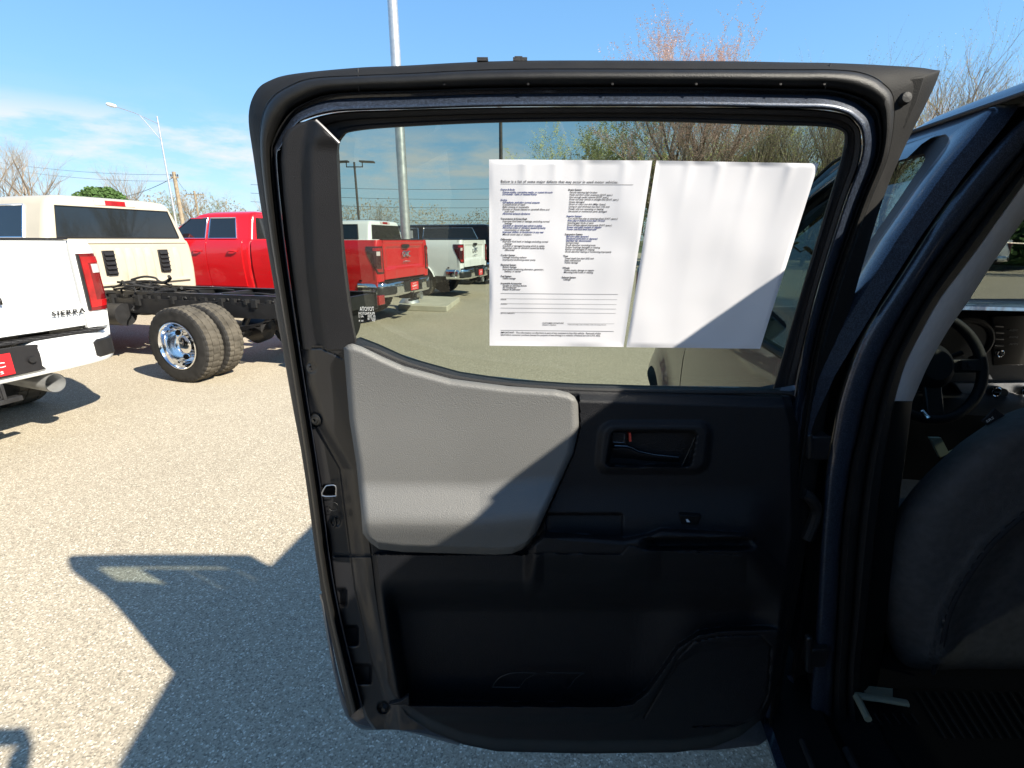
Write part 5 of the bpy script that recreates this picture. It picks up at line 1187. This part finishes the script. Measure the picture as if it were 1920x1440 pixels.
# street lamp with a long arm
b = ray(327, 400) * 42; sx_, sy_ = b.x, b.y; t = ray(289, 217) * (42 / 1.0); zt_ = CAMH + t.z
sl2 = empty('street_lamp', (sx_, sy_, 0), 0, 'tall grey street lamp with a long arm over the tan cab', 'street lamp')
bp0 = Vector((sx_, sy_, 0)); 
def atd(px, py, y): return atY(px, py, y)
tp = atY(290, 218, sy_) ; zt_ = tp.z
MB().tube([(0, 0, 0), (0, 0, zt_)], [.10, .06], 12).build('pole_shaft', M['steel'], sl2)
e = atY(208, 197, sy_) - bp0; m1 = atY(262, 216, sy_) - bp0; jn = Vector((0, 0, zt_ - .55)); jn2 = Vector((0, 0, zt_ - 1.75))
MB().tube([jn, lerp(jn, e, .5) + Vector((0, 0, .12)), e], .027, 8).tube([jn2, lerp(jn2, m1, .6), m1], .035, 6).build('lamp_arm', M['steel'], sl2)
MB().lathe([(0, -.45), (.12, -.3), (.16, 0), (.12, .35), (0, .45)], e, (1, 0, -.25), 12).build('lamp_head', M['white'], sl2)
def utility(px, pyt, y, w0, lbl, cross, pb_=400):
    t = atY(px, pyt, y); r = empty('utility_pole', (t.x, t.y, 0), 0, lbl, 'utility pole', 'utility poles along the road')
    MB().tube([(0, 0, 0), (0, 0, t.z)], [w0 * 1.15, w0 * .8], 12).build('pole_shaft', M['wood'], r)
    c = MB(); z = t.z - .5
    c.box((-cross, -.06, z - .07), (cross, .06, z + .07)); c.build('cross_arm', M['wood'], r)
    c = MB()
    for q in (-.9, -.4, .4, .9): c.lathe([(0, .22), (.05, .2), (.06, .08), (.03, 0)], (q * cross, 0, z + .07), (0, 0, 1), 8)
    c.build('insulator', M['darkmetal'], r); return r, Vector((t.x, t.y, z + .25))
u1, w1 = utility(1302 / 4 + 0, 322, 50, .19, 'leaning-looking wooden utility pole right of the street lamp', .35)
u2, w2 = utility(364, 358, 75, .17, 'far wooden utility pole with a wide cross arm', 1.3)
def wire(a, b, sag, lbl, r=.013):
    a, b = Vector(a), Vector(b); pts = [lerp(a, b, t) + Vector((0, 0, -sag * 4 * t * (1 - t))) for t in lin(0, 1, 20)]
    o = MB().tube(pts, r, 5).build('overhead_wire', M['frame'], None); tag(o, lbl, 'wire', 'overhead wires'); return o
wire(atY(-250, 255, 50), w1, .9, 'upper overhead wire running left from the wooden pole'); wire(atY(-250, 262, 50), w1 + Vector((0, 0, -.55)), 1.0, 'second overhead wire running left from the wooden pole')
wire(atY(215, 372, 62), w1 + Vector((0, 0, -.2)), .3, 'overhead wire slanting down behind the street lamp', .025); wire(w1, w2, .8, 'overhead wire between the two wooden poles')
for k, (py0, py1) in enumerate(((346, 352), (362, 372), (378, 388), (402, 412))):
    wire(atY(470, py0, 90), atY(1000, py1, 95), .5, ('top', 'second', 'third', 'lowest')[k] + ' of the long wires crossing the sky behind the tall metal pole', .03)
# ------------------------------------------------------------------ trees
def tree_mesh(seed, h, spread, levels, leafm, leafn, leafsz, trunk_r, upright=.6, bare=.25, kids=(5, 5, 5, 4)):
    rnd = random.Random(seed); T, C_, Lf = MB(), MB(), MB(); tips = []
    def branch(p, d, ln, r, lv):
        n = 5 if lv < 2 else 3; pts = [p.copy()]; q = p.copy(); dd = d.copy(); k = 4 if lv < 3 else 2
        for i in range(k):
            dd = (dd + Vector((rnd.gauss(0, .13), rnd.gauss(0, .13), rnd.gauss(.04, .08)))).normalized(); q = q + dd * (ln / k); pts.append(q.copy())
        rs = [lerp(r, r * (.35 if lv else .45), i / k) for i in range(k + 1)]
        (T if lv < 2 else C_).tube(pts, rs, 8 if lv == 0 else n, cap=False)
        if lv >= levels: tips.append((pts, dd)); return
        kk = kids[min(lv, len(kids) - 1)]
        for j in range(kk):
            t = lerp(bare if lv == 0 else .25, 1.0, (j + rnd.random() * .6) / kk); i0 = min(k - 1, int(t * k)); p0 = lerp(pts[i0], pts[i0 + 1], t * k - i0)
            a = rnd.random() * 6.283; ax = Vector((math.cos(a), math.sin(a), 0)); base = dd
            nd = (base * rnd.uniform(.55, 1.0) + ax * spread * rnd.uniform(.5, 1.1) + Vector((0, 0, upright * rnd.uniform(.1, .6)))).normalized()
            branch(p0, nd, ln * rnd.uniform(.48, .70), lerp(rs[i0], rs[i0 + 1], .5) * rnd.uniform(.52, .72), lv + 1)
    branch(Vector((0, 0, -.1)), Vector((rnd.gauss(0, .03), rnd.gauss(0, .03), 1)).normalized(), h * .55, trunk_r, 0)
    for pts, dd in tips:
        for _ in range(leafn):
            a = rnd.random(); p = lerp(pts[0], pts[-1], a) + Vector((rnd.gauss(0, leafsz), rnd.gauss(0, leafsz), rnd.gauss(0, leafsz)))
            u = Vector((rnd.gauss(0, 1), rnd.gauss(0, 1), rnd.gauss(0, 1))).normalized() * leafsz * rnd.uniform(.5, 1); v = u.orthogonal().normalized() * leafsz * rnd.uniform(.3, .7)
            Lf.add([p - u - v * .2, p + v, p + u, p - v], [(0, 1, 2, 3)])
    return T, C_, Lf
protos = {}
def tree(kind, x, y, s, rz, lbl, group=None, rnd=None):
    kw = KINDS[kind]
    if kind not in protos:
        T, C_, Lf = tree_mesh(**kw['g']); r = empty('tree', (0, 0, 0))
        T.build('trunk', M['bark'], r); c = C_.build('branches', M['twig'], r)
        if Lf.v: Lf.build('foliage', M[kw['g']['leafm']], r, smooth=False)
        protos[kind] = r; o = r
    else:
        src = protos[kind]; o = src.copy(); COL.objects.link(o)
        for ch in src.children: d = ch.copy(); COL.objects.link(d); d.parent = o
    o.location = (x, y, 0); o.scale = (s, s, s); o.rotation_euler = (0, 0, rz); tag(o, lbl, 'tree', group or 'trees around the car park'); return o
KINDS = {
 'bare': dict(g=dict(seed=3, h=12, spread=.75, levels=4, leafm='twig', leafn=0, leafsz=.05, trunk_r=.22)),
 'bare2': dict(g=dict(seed=11, h=12, spread=.62, levels=4, leafm='leaf', leafn=2, leafsz=.018, trunk_r=.18, upright=1.0, kids=(7, 6, 5, 4))),
 'red': dict(g=dict(seed=21, h=12.5, spread=.55, levels=4, leafm='budred', leafn=22, leafsz=.040, trunk_r=.22, upright=1.1, bare=.35, kids=(7, 6, 5, 5))),
 'green': dict(g=dict(seed=31, h=9, spread=.7, levels=4, leafm='leaf', leafn=18, leafsz=.055, trunk_r=.16, upright=.8, bare=.15, kids=(8, 6, 5, 4))),
 'thin': dict(g=dict(seed=41, h=12, spread=.42, levels=3, leafm='leaf', leafn=7, leafsz=.032, trunk_r=.12, upright=1.4, bare=.12, kids=(16, 7, 6))),
}
def tpx(kind, px, ytop, Y, lbl, hk, group=None):
    t = atY(px, ytop, Y); o = tree(kind, t.x, Y, 1, (px * .37) % 6.28, lbl, group)
    if kind not in HT: HT[kind] = (lambda zs: zs[int(len(zs) * .985)])(sorted(v.co.z for ch in o.children for v in ch.data.vertices))
    s = t.z / HT[kind] * 1.04; o.scale = (s * 1.15, s * 1.15, s)
HT = {}
HK = {'bare': 11.5, 'bare2': 12.5, 'red': 13, 'green': 9.5, 'thin': 11.5}
TT = [('bare2', 34, 276, 44, 'big bare tree at the left picture edge'), ('bare2', -45, 262, 47, 'bare tree cut by the left picture edge'),('bare', 10, 268, 48, 'bare spreading tree at the far left behind the tan cab'), ('bare2', 232, 312, 60, 'bare rounded tree left of the street lamp'), ('bare2', 345, 352, 66, 'small bare tree behind the wooden utility pole'), ('bare', 425, 362, 80, 'bare tree above the red pickup roof'), ('green', 385, 378, 90, 'pale green tree between pole and red roof'), ('green', 300, 376, 85, 'pale green tree behind the tan roof'), ('bare', 470, 372, 82, 'bare pinkish tree right above the red cab window'),
 ('bare', 640, 388, 85, 'grey bare tree left of the twin-headed light pole'), ('bare2', 712, 384, 85, 'grey bare tree right of the twin-headed light pole'), ('green', 910, 418, 110, 'small round tree beyond the last white pickup'),
 ('red', 1352, 48, 26, 'tall tree with reddish buds rising above the door frame'), ('red', 1300, 70, 24, 'big dark-limbed tree behind the blank paper'), ('green', 1070, 252, 32, 'pale green bushy tree left end of the wood'), ('green', 1130, 238, 33, 'pale green tree seen above the printed paper'), ('green', 1190, 246, 36, 'green hazy tree above the gap between the papers'),
 ('thin', 1420, 190, 28, 'slender tree just right of the reddish tree'), ('thin', 1465, 150, 29, 'slender tree in the middle of the wood'), ('thin', 1510, 170, 27, 'slender tree by the upper right glass corner'), ('thin', 1555, 150, 30, 'slender tree behind the front window channel'), ('thin', 1600, 160, 27, 'slender tree hidden partly by the door frame'),
 ('bare2', 1720, 130, 26, 'bare twiggy tree right of the door corner'), ('thin', 1790, 118, 27, 'bare thin tree over the blue roof rail'), ('bare2', 1860, 108, 28, 'bare thin tree above the roof at the right edge'), ('thin', 1930, 100, 28, 'bare tree cut by the right picture edge'), ('thin', 1660, 190, 25, 'young tree just past the door frame tip'), ('thin', 1380, 235, 34, 'slim background tree left of the slender ones'), ('green', 1450, 262, 38, 'low green tree at the foot of the wood'), ('green', 1540, 262, 38, 'low green tree deeper in the wood'), ('bare', 2100, 60, 24, 'bare tree out past the right edge'),
 ('green', 1100, 240, 30, 'olive bushy tree over the printed paper top edge'), ('green', 1230, 236, 31, 'olive bushy tree under the big dark-limbed tree'), ('green', 1340, 262, 31, 'yellow-green small tree at the big trunk'), ('green', 1400, 232, 33, 'olive tree left of the slender wood'), ('thin', 1490, 215, 31, 'fine-twigged tree filling the wood'), ('thin', 1575, 205, 32, 'fine-twigged tree at the glass corner'), ('green', 1620, 255, 34, 'olive tree hidden by the window channel'), ('thin', 1445, 240, 36, 'background tree deep in the wood'), ('bare', 1325, 150, 27, 'dark forked tree beside the big one')]
for kd, px, yt, Y, lbl in TT: tpx(kd, px, yt, Y, lbl, HK[kd])
rb = random.Random(9)
for k in range(26):
    a = math.radians(118 + k * 5.0 + rb.uniform(-2, 2)); a = math.radians(150 + k * 9.2) ; R_ = rb.uniform(30, 46); x, y = -math.sin(a) * R_ * 1.15, math.cos(a) * R_
    if y > 8: continue
    tree(('bare', 'thin', 'bare2', 'bare')[k % 4], x, y, rb.uniform(.75, 1.05), rb.random() * 6.28, 'bare tree standing on the far side behind the camera', 'bare trees behind the camera')
for k in range(14):
    tree(('thin', 'bare', 'green', 'bare2')[k % 4], 27 + rb.uniform(0, 12), -6 + k * 2.1, rb.uniform(.7, 1.0), rb.random() * 6.28, 'bare tree in the wood off to the right of the blue pickup', 'trees off to the right')
def bush_mesh(seed, rx, ry, rz_, n, leafsz):
    rnd = random.Random(seed); B_ = MB()
    for _ in range(n):
        v = Vector((rnd.gauss(0, 1), rnd.gauss(0, 1), rnd.gauss(0, 1))).normalized(); k = rnd.uniform(.72, 1.02) * (1 + .12 * noise.noise(v * 2.5 + Vector((seed, 0, 0)))); 
        p = Vector((v.x * rx * k, v.y * ry * k, rz_ + v.z * rz_ * k)); u = Vector((rnd.gauss(0, 1), rnd.gauss(0, 1), rnd.gauss(0, 1))).normalized() * leafsz; w_ = u.orthogonal().normalized() * leafsz * .6
        B_.add([p - u, p + w_, p + u, p - w_], [(0, 1, 2, 3)])
    return B_
t = atY(186, 351, 55); r = empty('evergreen_tree', (t.x, 55, 0), 0, 'round green evergreen peeking over the tan cab roof', 'tree')
bsh = bush_mesh(4, 2.6, 2.6, 2.3, 9000, .16); zoff = t.z - 4.6
for p in bsh.v: p.z += zoff
bsh.build('crown', M['evergreen'], r, smooth=False); MB().tube([(0, 0, 0), (0, 0, t.z - 1.5)], [.22, .15], 10).build('trunk', M['bark'], r)
for k, (px, Y, hh, lb) in enumerate(((1850, 27, 2.6, 'dense green hedge bush left of the windshield view'), (1915, 28, 2.9, 'dense green bush behind the distant white pickup'), (1990, 30, 2.7, 'dense green bush at the right picture edge'), (1560, 40, 2.4, 'low green bush at the foot of the wood'), (1450, 42, 2.2, 'low green bush beneath the slender trees'), (2100, 30, 3.0, 'dense green bush outside the right edge'))):
    p = atY(px, 450, Y); o = bush_mesh(20 + k, 3.2, 2.0, hh / 2, 5000, .17).build('bush', M['evergreen'], None, smooth=False, org=None); o.location = (p.x, Y, -.1); tag(o, lb, 'bush', 'green bushes by the trees')
# distant wood line
wd = MB(); rw = random.Random(77)
for k in range(60000):
    a = rw.uniform(-1.25, 1.1); R_ = rw.uniform(118, 150); hh = 9.5 + 3.0 * noise.noise(Vector((a * 6, 0, 0))) + 1.5 * noise.noise(Vector((a * 25, 3, 0))); z = rw.uniform(0, 1) ** 1.25 * hh
    p = Vector((math.sin(a) * R_, math.cos(a) * R_, z)); s = rw.uniform(.12, .36); u = Vector((rw.gauss(0, 1), rw.gauss(0, 1), rw.gauss(0, 1.3))).normalized() * s; v = u.orthogonal().normalized() * s * rw.uniform(.15, .5)
    wd.add([p - u, p + v, p + u, p - v], [(0, 1, 2, 3)])
o = wd.build('distant_wood', mat('distant_wood', (.19, .165, .12), .95, spec=.1, var=.5, vscale=.06), None, smooth=False); tag(o, 'far-off brownish wood along the horizon', 'wood', None, 'stuff')
# ------------------------------------------------------------------ the photographer, whose arm and phone throw the shadow at the lower left
def skinned(name, verts, edges, radii, m, parent=None, root=0, sub=2):
    me = bpy.data.meshes.new(name); me.from_pydata([Vector(v) for v in verts], edges, []); o = bpy.data.objects.new(name, me); COL.objects.link(o)
    md = o.modifiers.new('skin', 'SKIN'); md.use_smooth_shade = True
    for i, r in enumerate(radii): me.skin_vertices[0].data[i].radius = (r, r) if not isinstance(r, tuple) else r; me.skin_vertices[0].data[i].use_root = (i == root)
    s = o.modifiers.new('sub', 'SUBSURF'); s.levels = sub; s.render_levels = sub
    me.materials.append(m)
    if parent: o.parent = parent
    return o
P0 = Vector((-.10, -.56, 0))
per = empty('person', P0, 0, 'photographer in dark shirt and jeans holding a phone up with both hands', 'person')
V, E_, R_ = [], [], []
def jn(p, r, par=None):
    V.append(p); R_.append(r)
    if par is not None: E_.append((par, len(V) - 1))
    return len(V) - 1
pel = jn((0, 0, .97), (.15, .11)); wa = jn((0, .0, 1.10), (.135, .10), pel); chs = jn((0, .0, 1.30), (.155, .11), wa); nb_ = jn((0, .0, 1.46), (.09, .075), chs); nk = jn((0, .015, 1.54), .055, nb_)
hd_ = jn((0, .03, 1.62), .085, nk); ht = jn((0, .035, 1.72), .085, hd_)
for s in (-1, 1):
    sh_ = jn((s * .18, 0, 1.43), .06, chs); el = jn((s * .27, .22, 1.26), .043, sh_); wr = jn((.10 + s * .105, .50, 1.445), .028, el); pm = jn((.10 + s * .088, .535, 1.475), (.034, .02), wr)
    hp = jn((s * .095, 0, .88), .095, pel); kn = jn((s * .11, .03, .49), .062, hp); an = jn((s * .12, -.02, .10), .042, kn); toe = jn((s * .13, .13, .05), .036, an)
body = skinned('body', V, E_, R_, M['skin'], per)
# clothing follows the limbs
V, E_, R_ = [], [], []
pel = jn((0, 0, .97), (.165, .125)); wa = jn((0, 0, 1.12), (.155, .12), pel); chs = jn((0, 0, 1.30), (.172, .128), wa); nb_ = jn((0, 0, 1.45), (.10, .085), chs)
for s in (-1, 1): sh_ = jn((s * .18, 0, 1.43), .072, chs); el = jn((s * .245, .15, 1.31), .060, sh_)
skinned('shirt', V, E_, R_, M['shirt'], per)
V, E_, R_ = [], [], []
pel = jn((0, 0, 1.0), (.16, .12)); p2 = jn((0, 0, .93), (.165, .125), pel)
for s in (-1, 1): hp = jn((s * .095, 0, .85), .108, p2); kn = jn((s * .11, .03, .49), .078, hp); an = jn((s * .12, -.02, .11), .062, kn)
skinned('trousers', V, E_, R_, M['jeans'], per)
for s in (-1, 1): skinned('shoe', [(s * .12, -.06, .055), (s * .125, .05, .055), (s * .135, .17, .045)], [(0, 1), (1, 2)], [.05, .05, .042], M['rubber'], per)
hr = MB(); hr.grid([[(.096 * math.sin(p) * math.cos(q), .022 + .10 * math.sin(p) * math.sin(q) - .012, 1.70 + .11 * math.cos(p)) for q in lin(math.pi * .95, 2.05 * math.pi, 14)] for p in lin(.0, 1.9, 10)])
hr.grid([[(.094 * math.sin(p) * math.cos(q), .03 + .098 * math.sin(p) * math.sin(q), 1.705 + .108 * math.cos(p)) for q in lin(0, 2 * math.pi, 24)] for p in lin(.0, 1.0, 6)]); hr.build('hair', M['hair'], per)
for s in (-1, 1):
    skinned('ear', [(s * .088, .03, 1.655), (s * .096, .025, 1.685)], [(0, 1)], [.010, .014], M['skin'], per, sub=1)
    ey = MB(); ey.lathe([(0, .011), (.008, .008), (.011, 0)], (s * .032, .108, 1.685), (0, 1, 0), 12); ey.build('eye', M['whiteink'], per)
skinned('nose', [(0, .112, 1.69), (0, .132, 1.652)], [(0, 1)], [.009, .014], M['skin'], per, sub=1)
mo_ = MB(); mo_.tube([(-.024, .108, 1.617), (0, .117, 1.615), (.024, .108, 1.617)], .005, 6); mo_.build('mouth', M['redtag'], per)
for s in (-1, 1):
    bx0 = .10 + s * .088
    for k in range(4):
        z = 1.512 - k * .019; ln = (.9, 1.0, .95, .78)[k]
        a = Vector((bx0, .535, z - .012)); pts = [a, a + Vector((s * .004, .022 * ln, .006)), a + Vector((-s * .022 * ln, .030, .006)), a + Vector((-s * .046 * ln, .024, .004))]
        if s > 0: pts[-1] = a + Vector((-s * .030 * ln, .026, .004))
        skinned('finger', pts, [(0, 1), (1, 2), (2, 3)], [.0095, .009, .008, .007], M['skin'], per, sub=1)
    a = Vector((bx0, .528, 1.470)); skinned('thumb', [a, a + Vector((-s * .012, -.004, -.018)), a + Vector((-s * .035, .006, -.022))], [(0, 1), (1, 2)], [.012, .011, .009], M['skin'], per, sub=1)
ph = MB(); ph.box((-.075, -.020, 1.455), (.085, -.012, 1.532)); o = ph.build('phone', M['black'], None, bevel=.004, seg=3); tag(o, 'black phone held sideways in both hands of the photographer', 'phone')
